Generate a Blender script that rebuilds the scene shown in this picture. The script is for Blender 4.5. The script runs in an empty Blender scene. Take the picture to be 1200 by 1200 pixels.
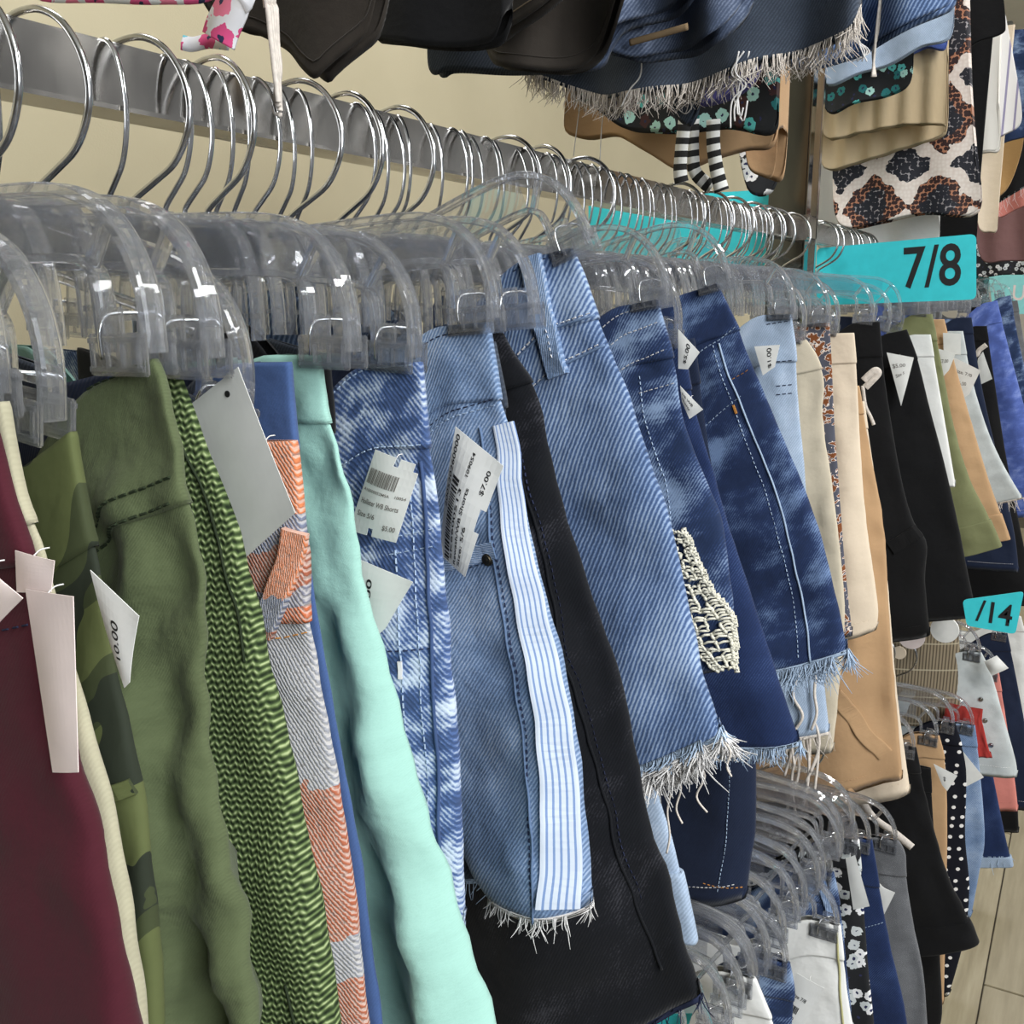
import bpy, bmesh, math, random, re
from mathutils import Vector, Matrix, noise
random.seed(7)
SC = bpy.context.scene
COL = SC.collection
PI = math.pi
CZ = 1.45                       # height of the photographer's phone above the floor
# ------------------------------------------------------------------ camera
PITCH = math.atan(250/1200.); YAW = math.atan(700/1225.8)
cam = bpy.data.cameras.new('camera'); cam.lens = 36; cam.sensor_width = 36; cam.clip_start = .01
co = bpy.data.objects.new('camera', cam); COL.objects.link(co)
co.location = (0, 0, CZ); co.rotation_euler = (PI/2-PITCH, 0, YAW); SC.camera = co
SC.view_settings.view_transform = 'Standard'; SC.view_settings.look = 'None'
SC.view_settings.exposure = -0.08; SC.view_settings.gamma = 1.0
try: SC.view_settings.use_curve_mapping = False
except Exception: pass
SC.cycles.max_bounces = 14; SC.cycles.transmission_bounces = 12; SC.cycles.transparent_max_bounces = 24
SC.cycles.glossy_bounces = 6; SC.cycles.diffuse_bounces = 3; SC.cycles.caustics_reflective = False; SC.cycles.caustics_refractive = False
SC.cycles.sample_clamp_indirect = 6
# ------------------------------------------------------------------ world and lights
w = bpy.data.worlds.new('world'); SC.world = w; w.use_nodes = True
w.node_tree.nodes['Background'].inputs[0].default_value = (.95, .98, 1, 1)
w.node_tree.nodes['Background'].inputs[1].default_value = 0.27
def area(name, loc, target, sx, sy, power, col=(1, .99, .97)):
    l = bpy.data.lights.new(name, 'AREA'); l.shape = 'RECTANGLE'; l.size = sx; l.size_y = sy; l.energy = power; l.color = col
    o = bpy.data.objects.new(name, l); COL.objects.link(o); o.location = loc
    o.rotation_euler = (Vector(target)-Vector(loc)).to_track_quat('-Z', 'Y').to_euler(); return o
LIGHTS = [((1.25, 0.2, 2.98), 0.3, 2.4, 92), ((1.2, 2.9, 2.98), 0.3, 2.4, 88), ((-.95, 1.4, 2.98), .3, 2.4, 22), ((.5, 5.4, 2.98), 1.2, .3, 60)]
for i, (p, a, b, e) in enumerate(LIGHTS):
    area('fluorescent_light', p, (p[0]-(.55 if p[0] > 1 else 0), p[1]+.25, 0), a, b, e)
area('front_fill_light', (2.1, -.9, 2.1), (-.3, .9, 1.2), 1.6, 1.6, 74, (.93, .97, 1))  # added soft fill for faces towards the camera, no real window there

# ------------------------------------------------------------------ geometry of the view: pixel -> point on a plane in the shop
FW = Vector((-math.sin(YAW)*math.cos(PITCH), math.cos(YAW)*math.cos(PITCH), -math.sin(PITCH)))
RT = Vector((math.cos(YAW), math.sin(YAW), 0)); UP = RT.cross(FW)
def ray(x, y): return FW*1200 + RT*(x-600) + UP*(600-y)
def onX(x, y, X): d = ray(x, y); d = d*(X/d.x); d.z += CZ; return d
def onY(x, y, Y): d = ray(x, y); d = d*(Y/d.y); d.z += CZ; return d
def onZ(x, y, Z): d = ray(x, y); d = d*(Z/d.z); d.z += CZ; return d     # Z relative to the camera

# ------------------------------------------------------------------ object helpers
def tag(o, label=None, cat=None, group=None, kind=None):
    if label: o['label'] = label
    if cat: o['category'] = cat
    if group: o['group'] = group
    if kind: o['kind'] = kind
    return o
def empty(name, loc, label, cat, group=None, rot=(0, 0, 0)):
    o = bpy.data.objects.new(name, None); COL.objects.link(o); o.location = loc; o.rotation_euler = rot
    o.empty_display_size = .02
    return tag(o, label, cat, group)
def put(name, bm, m, parent=None, smooth=True, world=True, kind=None, recalc=True):
    """bm in world coordinates; parent is an unrotated empty at its own location"""
    if recalc: bmesh.ops.recalc_face_normals(bm, faces=bm.faces)
    if parent and world:
        off = parent.matrix_basis.inverted()
        bm.transform(off)
    me = bpy.data.meshes.new(name); bm.to_mesh(me); bm.free()
    o = bpy.data.objects.new(name, me); COL.objects.link(o)
    if m: me.materials.append(m)
    if smooth:
        for p in me.polygons: p.use_smooth = True
    if parent: o.parent = parent
    if kind: o['kind'] = kind
    return o
def box(bm, c, s, rot=None, bev=0):
    r = bmesh.ops.create_cube(bm, size=1)
    M = Matrix.Translation(Vector(c)) @ (rot.to_4x4() if rot else Matrix.Identity(4)) @ Matrix.Diagonal((s[0], s[1], s[2], 1))
    bmesh.ops.transform(bm, matrix=M, verts=r['verts'])
    if bev:
        es = list({e for v in r['verts'] for e in v.link_edges})
        bmesh.ops.bevel(bm, geom=es, offset=bev, segments=2, affect='EDGES')
def tube(bm, pts, r, n=8, cap=True, flat=1.0):
    pts = [Vector(p) for p in pts]; rings = []
    nrm = None
    for i, p in enumerate(pts):
        t = (pts[min(i+1, len(pts)-1)]-pts[max(i-1, 0)])
        if t.length < 1e-9: t = Vector((0, 0, 1))
        t.normalize()
        if nrm is None:
            a = Vector((0, 1, 0)) if abs(t.y) < .9 else Vector((1, 0, 0))
            nrm = t.cross(a).normalized()
        nrm = (nrm - t*nrm.dot(t))
        nrm = nrm.normalized() if nrm.length > 1e-6 else t.orthogonal().normalized()
        b = t.cross(nrm)
        rr = r[i] if isinstance(r, (list, tuple)) else r
        rings.append([bm.verts.new(p + nrm*math.cos(2*PI*k/n)*rr + b*math.sin(2*PI*k/n)*rr*flat) for k in range(n)])
    for a, b in zip(rings, rings[1:]):
        for k in range(n): bm.faces.new((a[k], a[(k+1) % n], b[(k+1) % n], b[k]))
    if cap and n > 2: bm.faces.new(rings[0][::-1]); bm.faces.new(rings[-1])
def smooth_pts(pts, k=6):
    """Catmull-Rom through the points"""
    P = [Vector(p) for p in pts]; out = []
    for i in range(len(P)-1):
        a, b, c, d = P[max(i-1, 0)], P[i], P[i+1], P[min(i+2, len(P)-1)]
        for j in range(k):
            t = j/k
            out.append(.5*((2*b)+(c-a)*t+(2*a-5*b+4*c-d)*t*t+(3*b-3*c+d-a)*t*t*t))
    out.append(P[-1]); return out
def sweep_rect(bm, pts, wy, wn):
    """rectangular bar swept along a path in the xz plane (wy across y, wn in the plane)"""
    pts = [Vector(p) for p in pts]; rings = []
    for i, p in enumerate(pts):
        t = (pts[min(i+1, len(pts)-1)]-pts[max(i-1, 0)]).normalized(); n = Vector((-t.z, 0, t.x))
        rings.append([bm.verts.new(p+n*a*wn/2+Vector((0, b*wy/2, 0))) for a, b in ((1, .7), (.7, 1), (-.7, 1), (-1, .7), (-1, -.7), (-.7, -1), (.7, -1), (1, -.7))])
    m = 8
    for a, b in zip(rings, rings[1:]):
        for k in range(m): bm.faces.new((a[k], a[(k+1) % m], b[(k+1) % m], b[k]))
    bm.faces.new(rings[0][::-1]); bm.faces.new(rings[-1])

# ------------------------------------------------------------------ materials
def desat(c, k=.82):
    m = .3*c[0]+.59*c[1]+.11*c[2]; return tuple(m+(v-m)*k for v in c)
def lin(c):
    return tuple(((v/255)/12.92 if v/255 <= .04045 else ((v/255+.055)/1.055)**2.4) for v in c)+(1,)
class NT:
    def __init__(s, name):
        s.m = bpy.data.materials.new(name); s.m.use_nodes = True; s.t = s.m.node_tree
        s.b = s.t.nodes['Principled BSDF']; s.o = s.t.nodes['Material Output']
    def n(s, typ, ins=None, **kw):
        x = s.t.nodes.new(typ)
        for k, v in kw.items(): setattr(x, k, v)
        for k, v in (ins or {}).items(): s.set(x, k, v)
        return x
    def set(s, x, k, v):
        i = x.inputs[k]
        if isinstance(v, bpy.types.NodeSocket): s.t.links.new(v, i)
        elif isinstance(v, bpy.types.Node): s.t.links.new(v.outputs[0], i)
        else: i.default_value = v
    def math(s, op, a, b=0.0, c=0.0, clamp=False):
        x = s.n('ShaderNodeMath', {0: a, 1: b, 2: c}, operation=op, use_clamp=clamp); return x.outputs[0]
    def mix(s, f, a, b, mode='MIX'):
        x = s.n('ShaderNodeMix', data_type='RGBA', blend_type=mode)
        s.set(x, 0, f); s.set(x, 6, a); s.set(x, 7, b); return x.outputs[2]
    def ramp(s, f, stops, interp='LINEAR'):
        x = s.n('ShaderNodeValToRGB', {0: f}); cr = x.color_ramp; cr.interpolation = interp
        while len(cr.elements) < len(stops): cr.elements.new(.5)
        for e, (p, c) in zip(cr.elements, stops): e.position = p; e.color = c if len(c) == 4 else lin(c)
        return x.outputs[0]
    def noise(s, vec, scale, detail=2, rough=.5, dist=0):
        return s.n('ShaderNodeTexNoise', {'Vector': vec, 'Scale': scale, 'Detail': detail, 'Roughness': rough, 'Distortion': dist}).outputs[0]
    def uv(s):
        x = s.n('ShaderNodeUVMap'); return x.outputs[0]
    def bump(s, h, strength=.5, dist=.001):
        x = s.n('ShaderNodeBump', {'Height': h, 'Strength': strength, 'Distance': dist}); s.set(s.b, 'Normal', x.outputs[0])
def fabric(name, base, light=None, twill=.0022, tw=.5, fade=.5, fscale=14, ang=32, mott=.25, streak=0, rough=.85, bump=.35, whisk=0):
    """woven cloth: yarn-dyed twill lines, cloudy wash and creases of wear"""
    g = NT(name); light = desat(light or tuple(min(255, int(c*1.25+18)) for c in base)); base = desat(base)
    uv = g.uv()
    mp = g.n('ShaderNodeMapping', {'Vector': uv, 'Rotation': (0, 0, math.radians(ang))})
    wv = g.n('ShaderNodeTexWave', {'Vector': mp.outputs[0], 'Scale': .314/twill, 'Distortion': 1.2, 'Detail': 1, 'Detail Scale': 2.0}, wave_type='BANDS', bands_direction='X')
    fine = g.noise(uv, 900, 1)
    cloud = g.noise(uv, fscale, 4, .6)
    cl = g.n('ShaderNodeMapRange', {0: cloud, 1: .35, 2: .7}).outputs[0]
    dark = tuple(int(c*(1-.45*tw)) for c in base)
    f = g.math('ADD', g.math('MULTIPLY', wv.outputs[1], tw), g.math('MULTIPLY', g.math('SUBTRACT', fine, .5), mott*2))
    f = g.math('ADD', f, g.math('MULTIPLY', g.math('SUBTRACT', cl, .45), fade))
    if streak:
        st = g.n('ShaderNodeMapping', {'Vector': uv, 'Scale': (260, 8, 1)})
        f = g.math('ADD', f, g.math('MULTIPLY', g.math('SUBTRACT', g.noise(st.outputs[0], 1, 2), .5), streak))
    if whisk:
        st = g.n('ShaderNodeMapping', {'Vector': uv, 'Scale': (22, 75, 1), 'Rotation': (0, 0, .5)})
        wn = g.n('ShaderNodeMapRange', {0: g.noise(st.outputs[0], 1, 3, .6), 1: .5, 2: .72}).outputs[0]
        f = g.math('ADD', f, g.math('MULTIPLY', wn, whisk))
    f = g.math('ADD', f, .12, clamp=True)
    col = g.ramp(f, [(0, dark), (.4, base), (1, light)])
    g.set(g.b, 'Base Color', col); g.b.inputs['Roughness'].default_value = rough
    g.b.inputs['Specular IOR Level'].default_value = .2
    g.b.inputs['Sheen Weight'].default_value = .08
    cr = g.noise(uv, 38, 3, .55)
    h = g.math('ADD', g.math('MULTIPLY', wv.outputs[1], .25*(1 if tw > .15 else .3)), g.math('MULTIPLY', fine, .2))
    h = g.math('ADD', h, g.math('MULTIPLY', cr, 4.5))
    g.bump(h, bump, .0012)
    return g.m
def plain(name, c, rough=.6, metal=0, spec=.4, noise_amt=.06, scale=60):
    g = NT(name)
    tc = g.n('ShaderNodeTexCoord').outputs['Object']
    nz = g.noise(tc, scale, 3)
    c2 = tuple(max(0, int(v*(1-noise_amt*2))) for v in c)
    g.set(g.b, 'Base Color', g.ramp(nz, [(.3, c2), (.7, c)])); g.b.inputs['Roughness'].default_value = rough
    g.b.inputs['Metallic'].default_value = metal; g.b.inputs['Specular IOR Level'].default_value = spec
    return g.m
def metalm(name, c, rough, brush=0):
    g = NT(name); g.b.inputs['Metallic'].default_value = 1
    tc = g.n('ShaderNodeTexCoord').outputs['Object']
    mp = g.n('ShaderNodeMapping', {'Vector': tc, 'Scale': (30, 14, 9)})
    nz = g.noise(mp.outputs[0], 1.2, 4)
    g.set(g.b, 'Base Color', g.ramp(nz, [(.3, tuple(int(v*.85) for v in c)), (.7, c)]))
    r = g.n('ShaderNodeMapRange', {0: nz, 1: .3, 2: .7, 3: rough, 4: rough+brush}).outputs[0]
    g.set(g.b, 'Roughness', r); return g.m
def clear_plastic(name, k_tr, k_df, bump=.1):
    g = NT(name)
    tc = g.n('ShaderNodeTexCoord').outputs['Object']
    nz = g.noise(tc, 70, 1)
    bp = g.n('ShaderNodeBump', {'Height': nz, 'Strength': bump, 'Distance': .002})
    gl = g.n('ShaderNodeBsdfGlass', {'Color': (.97, .98, 1, 1), 'Roughness': .03, 'IOR': 1.46, 'Normal': bp.outputs[0]})
    tr = g.n('ShaderNodeBsdfTransparent', {'Color': (.95, .955, .97, 1)})
    df = g.n('ShaderNodeBsdfTranslucent', {'Color': (.84, .86, .9, 1)}); d2 = g.n('ShaderNodeBsdfDiffuse', {'Color': (.84, .86, .9, 1)})
    md = g.n('ShaderNodeMixShader', {0: .5, 1: df.outputs[0], 2: d2.outputs[0]})
    m1 = g.n('ShaderNodeMixShader', {0: k_tr, 1: gl.outputs[0], 2: tr.outputs[0]})
    m2 = g.n('ShaderNodeMixShader', {0: k_df, 1: m1.outputs[0], 2: md.outputs[0]})
    g.set(g.o, 'Surface', m2.outputs[0]); return g.m
def knit():
    g = NT('green_open_knit'); uv = g.uv()
    sp = g.n('ShaderNodeSeparateXYZ', {0: uv}); u, v = sp.outputs[0], sp.outputs[1]
    jit = g.math('MULTIPLY', g.math('SUBTRACT', g.noise(uv, 160, 2), .5), 1.3)
    z = g.math('PINGPONG', g.math('DIVIDE', u, .0048), .5)
    ph = g.math('ADD', g.math('DIVIDE', v, .0029), g.math('MULTIPLY', z, .95))
    ph = g.math('ADD', ph, g.math('MULTIPLY', jit, .5))
    a = g.math('SINE', g.math('MULTIPLY', ph, 2*PI))
    b = g.math('SINE', g.math('MULTIPLY', g.math('ADD', g.math('DIVIDE', u, .0024), g.math('MULTIPLY', ph, .5)), 2*PI))
    h = g.math('ADD', g.math('MULTIPLY', a, .34), g.math('ADD', g.math('MULTIPLY', b, .16), .5), clamp=True)
    col = g.ramp(h, [(0, (28, 38, 24)), (.35, (60, 74, 46)), (.7, (102, 120, 76)), (1, (166, 180, 132))])  # shade in the stitch gaps and highlights on the ridges put into the colour
    g.set(g.b, 'Base Color', col); g.b.inputs['Roughness'].default_value = .9; g.b.inputs['Specular IOR Level'].default_value = .15
    g.bump(h, .45, .0016); return g.m
def camo():
    g = NT('camouflage_cotton'); uv = g.uv()
    n1 = g.noise(uv, 26, 2, .4, .6); n2 = g.noise(g.n('ShaderNodeMapping', {'Vector': uv, 'Location': (3, 1, 0)}).outputs[0], 34, 2, .4, .5)
    c = g.mix(g.ramp(n1, [(0, (0, 0, 0)), (.5, (255, 255, 255))], 'CONSTANT'), lin((54, 62, 34)), lin((84, 92, 52)))
    c = g.mix(g.ramp(n2, [(0, (0, 0, 0)), (.58, (255, 255, 255))], 'CONSTANT'), c, lin((30, 38, 24)))
    g.set(g.b, 'Base Color', c); g.b.inputs['Roughness'].default_value = .85; g.bump(g.noise(uv, 60, 3), .5, .002); return g.m
def patch(name, stops, axis=1, warp=.03, tw=.0026):
    """jacquard patchwork cloth: blocks of colour with yarn lines"""
    g = NT(name); uv = g.uv(); sp = g.n('ShaderNodeSeparateXYZ', {0: uv})
    q = g.math('ADD', sp.outputs[axis], g.math('MULTIPLY', g.math('SUBTRACT', g.noise(uv, 30, 3, .7), .5), warp))
    q = g.math('MULTIPLY', q, -2.0)
    c = g.ramp(q, stops, 'CONSTANT')
    mp = g.n('ShaderNodeMapping', {'Vector': uv, 'Rotation': (0, 0, -.55)})
    wv = g.n('ShaderNodeTexWave', {'Vector': mp.outputs[0], 'Scale': .314/tw, 'Distortion': 2.5, 'Detail': 2, 'Detail Scale': 3.0}, bands_direction='X')
    nz = g.noise(uv, 420, 2)
    f = g.math('ADD', g.math('MULTIPLY', wv.outputs[1], .38), g.math('MULTIPLY', nz, .6))
    c = g.mix(g.ramp(f, [(.35, (255, 255, 255)), (.62, (0, 0, 0))]), c, g.mix(.45, c, lin((225, 220, 212))))
    c = g.mix(g.ramp(nz, [(.30, (255, 255, 255)), (.42, (0, 0, 0))]), c, g.mix(.5, c, lin((60, 55, 60))))
    g.set(g.b, 'Base Color', c); g.b.inputs['Roughness'].default_value = .9; g.bump(f, .6, .0015); return g.m
def spots(name, ground, ring, core, scale, r0=.28, r1=.42, rnd=1.0, ground2=None):
    g = NT(name); uv = g.uv()
    vo = g.n('ShaderNodeTexVoronoi', {'Vector': g.mix(.0006*scale if rnd > .5 else 0, uv, g.n('ShaderNodeTexNoise', {'Vector': uv, 'Scale': scale*1.6}).outputs[1]), 'Scale': scale, 'Randomness': rnd}, voronoi_dimensions='2D')
    d = vo.outputs['Distance']
    gc = lin(ground)
    if ground2: gc = g.mix(g.ramp(g.noise(uv, scale*.22, 2), [(.45, (0, 0, 0)), (.55, (255, 255, 255))]), lin(ground), lin(ground2))
    c = g.mix(g.ramp(d, [(0, (255, 255, 255)), (r1, (0, 0, 0))], 'CONSTANT'), gc, lin(ring))
    c = g.mix(g.ramp(d, [(0, (255, 255, 255)), (r0, (0, 0, 0))], 'CONSTANT'), c, lin(core))
    g.set(g.b, 'Base Color', c); g.b.inputs['Roughness'].default_value = .8; g.b.inputs['Specular IOR Level'].default_value = .2
    g.bump(g.noise(uv, 40, 3), .3, .002); return g.m
def snake():
    g = NT('snakeskin_print'); uv = g.uv()
    sp = g.n('ShaderNodeSeparateXYZ', {0: uv})
    z = g.math('ADD', g.math('PINGPONG', sp.outputs[0], .055), g.math('PINGPONG', sp.outputs[1], .07))
    z = g.math('ADD', z, g.math('MULTIPLY', g.math('SUBTRACT', g.noise(uv, 35, 3), .5), .06))
    vo = g.n('ShaderNodeTexVoronoi', {'Vector': uv, 'Scale': 150.0, 'Randomness': .55}, voronoi_dimensions='2D')
    d = vo.outputs['Distance']
    dark = g.ramp(d, [(0, (45, 22, 22)), (.5, (175, 120, 92))], 'CONSTANT')
    blk = g.ramp(d, [(0, (20, 22, 34)), (.6, (150, 145, 148))], 'CONSTANT')
    wht = g.ramp(d, [(0, (232, 222, 214)), (.8, (215, 200, 190))])
    zz = g.math('MULTIPLY', z, 9)
    c = g.mix(g.ramp(zz, [(0, (255, 255, 255)), (.34, (0, 0, 0))], 'CONSTANT'), wht, blk)
    c = g.mix(g.ramp(zz, [(0, (0, 0, 0)), (.6, (255, 255, 255))], 'CONSTANT'), c, dark)
    c = g.mix(g.ramp(zz, [(0, (0, 0, 0)), (.82, (255, 255, 255))], 'CONSTANT'), c, blk)
    g.set(g.b, 'Base Color', c); g.b.inputs['Roughness'].default_value = .75; return g.m
def stripes(name, ground, cols, period, axis=0, width=.2, second=None):
    g = NT(name); uv = g.uv(); sp = g.n('ShaderNodeSeparateXYZ', {0: uv})
    f = g.math('FRACT', g.math('DIVIDE', g.math('ADD', sp.outputs[axis], 5), period))
    c = lin(ground)
    for k, cc in enumerate(cols):
        a = (k+.3)/len(cols)
        m = g.math('LESS_THAN', g.math('ABSOLUTE', g.math('SUBTRACT', f, a)), width/2)
        c = g.mix(m, c, lin(cc))
    if second:
        f2 = g.math('FRACT', g.math('DIVIDE', g.math('ADD', sp.outputs[1-axis], 5), second[1]))
        m = g.math('MULTIPLY', g.math('LESS_THAN', f2, second[2]), .6)
        c = g.mix(m, c, lin(second[0]))
    g.set(g.b, 'Base Color', c); g.b.inputs['Roughness'].default_value = .85; g.bump(g.noise(uv, 50, 3), .3, .002); return g.m
def floral(name, ground, cols, scale):
    g = NT(name); uv = g.uv()
    vo = g.n('ShaderNodeTexVoronoi', {'Vector': uv, 'Scale': scale, 'Randomness': .9}, voronoi_dimensions='2D')
    d = g.math('ADD', vo.outputs['Distance'], g.math('MULTIPLY', g.math('SUBTRACT', g.noise(uv, scale*3.5, 2), .5), .5))
    hue = g.n('ShaderNodeSeparateColor', {0: vo.outputs['Color']}).outputs[0]
    pc = g.ramp(hue, [(i/len(cols), c) for i, c in enumerate(cols)], 'CONSTANT')
    c = g.mix(g.ramp(d, [(0, (255, 255, 255)), (.38, (0, 0, 0))], 'CONSTANT'), lin(ground), pc)
    c = g.mix(g.ramp(d, [(0, (255, 255, 255)), (.08, (0, 0, 0))], 'CONSTANT'), c, lin((40, 44, 80)))
    g.set(g.b, 'Base Color', c); g.b.inputs['Roughness'].default_value = .85; return g.m

M = {}
M['chrome'] = metalm('chrome_wire', (215, 216, 218), .12, .08)
M['bar'] = metalm('worn_steel_bar', (206, 202, 196), .10, .20)
M['post'] = metalm('polished_steel_post', (140, 142, 142), .06, .05)
M['plastic'] = clear_plastic('clear_plastic', .32, .11)
M['web'] = clear_plastic('clear_plastic_web', .78, .02, 0)
M['paper'] = plain('white_card', (232, 232, 228), .7, noise_amt=.02)
M['paper2'] = plain('grey_white_card', (214, 215, 212), .7, noise_amt=.02)
M['pinkpaper'] = plain('pinkish_white_card', (240, 224, 220), .7, noise_amt=.02)
M['ink'] = plain('black_ink', (28, 28, 30), .6, noise_amt=0)
M['ink2'] = plain('faded_grey_ink', (120, 116, 110), .6, noise_amt=0)
M['teal'] = plain('teal_sign_card', (62, 206, 216), .45, noise_amt=.02)
M['thread_w'] = plain('pale_thread', (228, 226, 224), .9)
M['thread_navy'] = plain('navy_thread', (30, 38, 66), .9)
M['thread_o'] = plain('amber_thread', (190, 130, 60), .9)
M['thread_dg'] = plain('dark_green_thread', (36, 48, 26), .9)
M['thread_lb'] = plain('pale_blue_thread', (170, 190, 214), .9)
M['button'] = metalm('aged_brass', (120, 112, 95), .35, .1)
M['cordtan'] = plain('tan_lining', (134, 112, 84), .9)
M['cord'] = plain('off_white_cotton_cord', (226, 216, 206), .95, scale=300)
M['lace'] = plain('cream_crochet', (236, 232, 215), .9, scale=300)
M['maroon'] = fabric('maroon_cotton', (78, 20, 34), (98, 34, 48), .0012, .1, .3, 9, mott=.1, bump=.4)
M['khaki'] = fabric('khaki_stretch_cotton', (176, 170, 140), (205, 200, 172), .0012, .15, .3, 9, mott=.15)
M['camo'] = camo()
M['olive'] = fabric('olive_cotton', (86, 98, 62), (116, 128, 88), .001, .08, .35, 10, mott=.08, bump=.7)
M['knit'] = knit()
GY, OR, BR = (146, 148, 156), (164, 92, 64), (110, 105, 110)
M['patch'] = patch('patchwork_denim', [(0, OR), (.15, GY), (.30, OR), (.44, GY), (.47, OR), (.56, (166, 164, 166)), (.7, OR), (.9, GY)], warp=.05, tw=.0013)
M['patchband'] = patch('patchwork_waistband', [(0, (205, 120, 76)), (.055, (110, 118, 140)), (.085, (150, 84, 60)), (.12, (120, 120, 135)), (.14, (190, 100, 60))], tw=.0014)
M['smoothblue'] = fabric('smooth_blue_chambray', (62, 92, 150), (90, 124, 180), .0012, .15, .4, 20, mott=.15)
M['mint'] = fabric('mint_twill_cotton', (150, 204, 190), (178, 222, 210), .0009, .05, .2, 8, mott=.06, bump=.5)
M['acid'] = fabric('acid_wash_denim', (72, 102, 162), (190, 206, 226), .0020, .5, 1.3, 60, mott=.3, whisk=.45, bump=.5, ang=-38)
M['lightblue'] = fabric('light_blue_denim', (112, 144, 190), (196, 210, 228), .0020, .5, .5, 16, mott=.3, bump=.5)
M['palestripe'] = stripes('striped_side_panel', (205, 214, 228), [(122, 148, 194)], .0037, 0, .34)
M['darkgrey'] = fabric('charcoal_denim', (54, 64, 80), (92, 104, 122), .0022, .4, .4, 14, mott=.25)
M['black'] = fabric('washed_black_denim', (16, 18, 25), (66, 66, 74), .0020, .25, .7, 26, mott=.35, streak=.3, whisk=.2)
M['medblue'] = fabric('mid_blue_denim', (74, 104, 156), (164, 188, 220), .0030, .62, .6, 10, mott=.25, ang=24, streak=.25, bump=.5)
M['pale'] = fabric('pale_bleached_denim', (164, 186, 214), (218, 228, 240), .0022, .3, .5, 18, mott=.2)
M['darkblue'] = fabric('dark_blue_denim', (40, 62, 110), (128, 154, 192), .0022, .45, 1.3, 24, mott=.3, whisk=.55)
M['navy'] = fabric('navy_denim', (28, 48, 96), (70, 96, 150), .002, .35, .5, 14, mott=.25)
M['indigo'] = fabric('indigo_denim', (34, 54, 100), (104, 132, 178), .002, .35, 1.2, 26, mott=.25, whisk=.4)
M['deepnavy'] = fabric('deep_navy_denim', (26, 38, 66), (52, 68, 104), .002, .25, .3, 14, mott=.2)
M['beige'] = fabric('beige_cotton', (206, 192, 166), (226, 216, 196), .001, .08, .3, 12, mott=.1)
M['cream'] = fabric('cream_cotton', (228, 208, 180), (240, 226, 204), .001, .06, .25, 10, mott=.08)
M['tan'] = fabric('tan_chino_cotton', (192, 150, 104), (214, 176, 130), .001, .08, .35, 9, mott=.08)
M['blk'] = fabric('black_cotton', (13, 13, 15), (26, 26, 28), .001, .1, .2, 10, mott=.1)
M['white'] = fabric('white_cotton', (232, 232, 228), (246, 246, 244), .001, .05, .2, 10, mott=.06)
M['sage'] = fabric('sage_green_cotton', (122, 126, 82), (158, 160, 118), .001, .1, .4, 22, mott=.12)
M['whitewash'] = fabric('white_wash_denim', (200, 208, 208), (238, 240, 238), .002, .2, .5, 22, mott=.15)
M['bright'] = fabric('bright_blue_denim', (76, 102, 190), (136, 158, 222), .002, .3, .9, 26, mott=.2, whisk=.3)
M['slate'] = fabric('slate_blue_denim', (70, 84, 112), (132, 146, 174), .0022, .35, .9, 26, mott=.25)
M['sand'] = fabric('sand_cotton', (194, 170, 130), (212, 190, 152), .001, .06, .3, 12, mott=.08)
M['grey'] = fabric('grey_marl_jersey', (104, 106, 110), (150, 152, 156), .0016, .3, .3, 30, mott=.6)
M['suede'] = fabric('dark_brown_suede', (46, 40, 34), (74, 64, 54), .001, .05, .6, 20, mott=.2)
M['orange'] = fabric('rust_orange_cotton', (196, 84, 56), (214, 104, 74), .001, .08, .2, 9, mott=.08)
M['mustard'] = fabric('mustard_suede', (178, 134, 76), (200, 158, 98), .001, .08, .4, 14, mott=.1)
M['rose'] = fabric('dusty_rose_cotton', (124, 86, 84), (146, 106, 102), .001, .08, .3, 10, mott=.1)
M['purple'] = fabric('violet_denim', (84, 80, 150), (116, 112, 180), .002, .2, .3, 14)
M['red'] = fabric('red_cotton', (190, 50, 44), (214, 84, 70), .001, .08, .4, 30)
M['coral'] = fabric('coral_cotton', (226, 128, 116), (238, 150, 138), .001, .08, .4, 30)
M['leopard'] = spots('leopard_print', (82, 84, 96), (228, 214, 204), (126, 74, 42), 68, .34, .43, .9)
M['polka'] = spots('polka_dot_print', (18, 20, 30), (232, 230, 228), (232, 230, 228), 55, .16, .17, .35)
M['snake'] = snake()
M['plaid'] = stripes('brown_check_cotton', (150, 136, 112), [(88, 78, 62), (96, 84, 68)], .0105, 0, .2, ((206, 196, 168), .048, .05))
M['wstripe'] = stripes('white_and_violet_stripe', (236, 234, 234), [(150, 144, 176)], .022, 0, .2)
M['blkline'] = stripes('cream_with_black_line', (232, 228, 220), [(30, 30, 30)], .09, 0, .12)
M['gingham'] = stripes('black_white_gingham', (225, 225, 220), [(24, 24, 24)], .012, 1, .5)
M['floral_s'] = floral('white_flower_print', (236, 236, 240), [(226, 84, 140), (240, 130, 160), (110, 200, 214), (240, 206, 60), (226, 84, 140)], 55)
M['floral_d'] = floral('dark_teal_flower_print', (26, 28, 30), [(96, 196, 190), (180, 226, 214), (70, 40, 40), (40, 120, 120), (30, 32, 34)], 60)
M['floral_b'] = floral('black_white_flower_print', (22, 24, 28), [(230, 230, 230), (22, 24, 28), (200, 205, 205)], 60)

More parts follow.
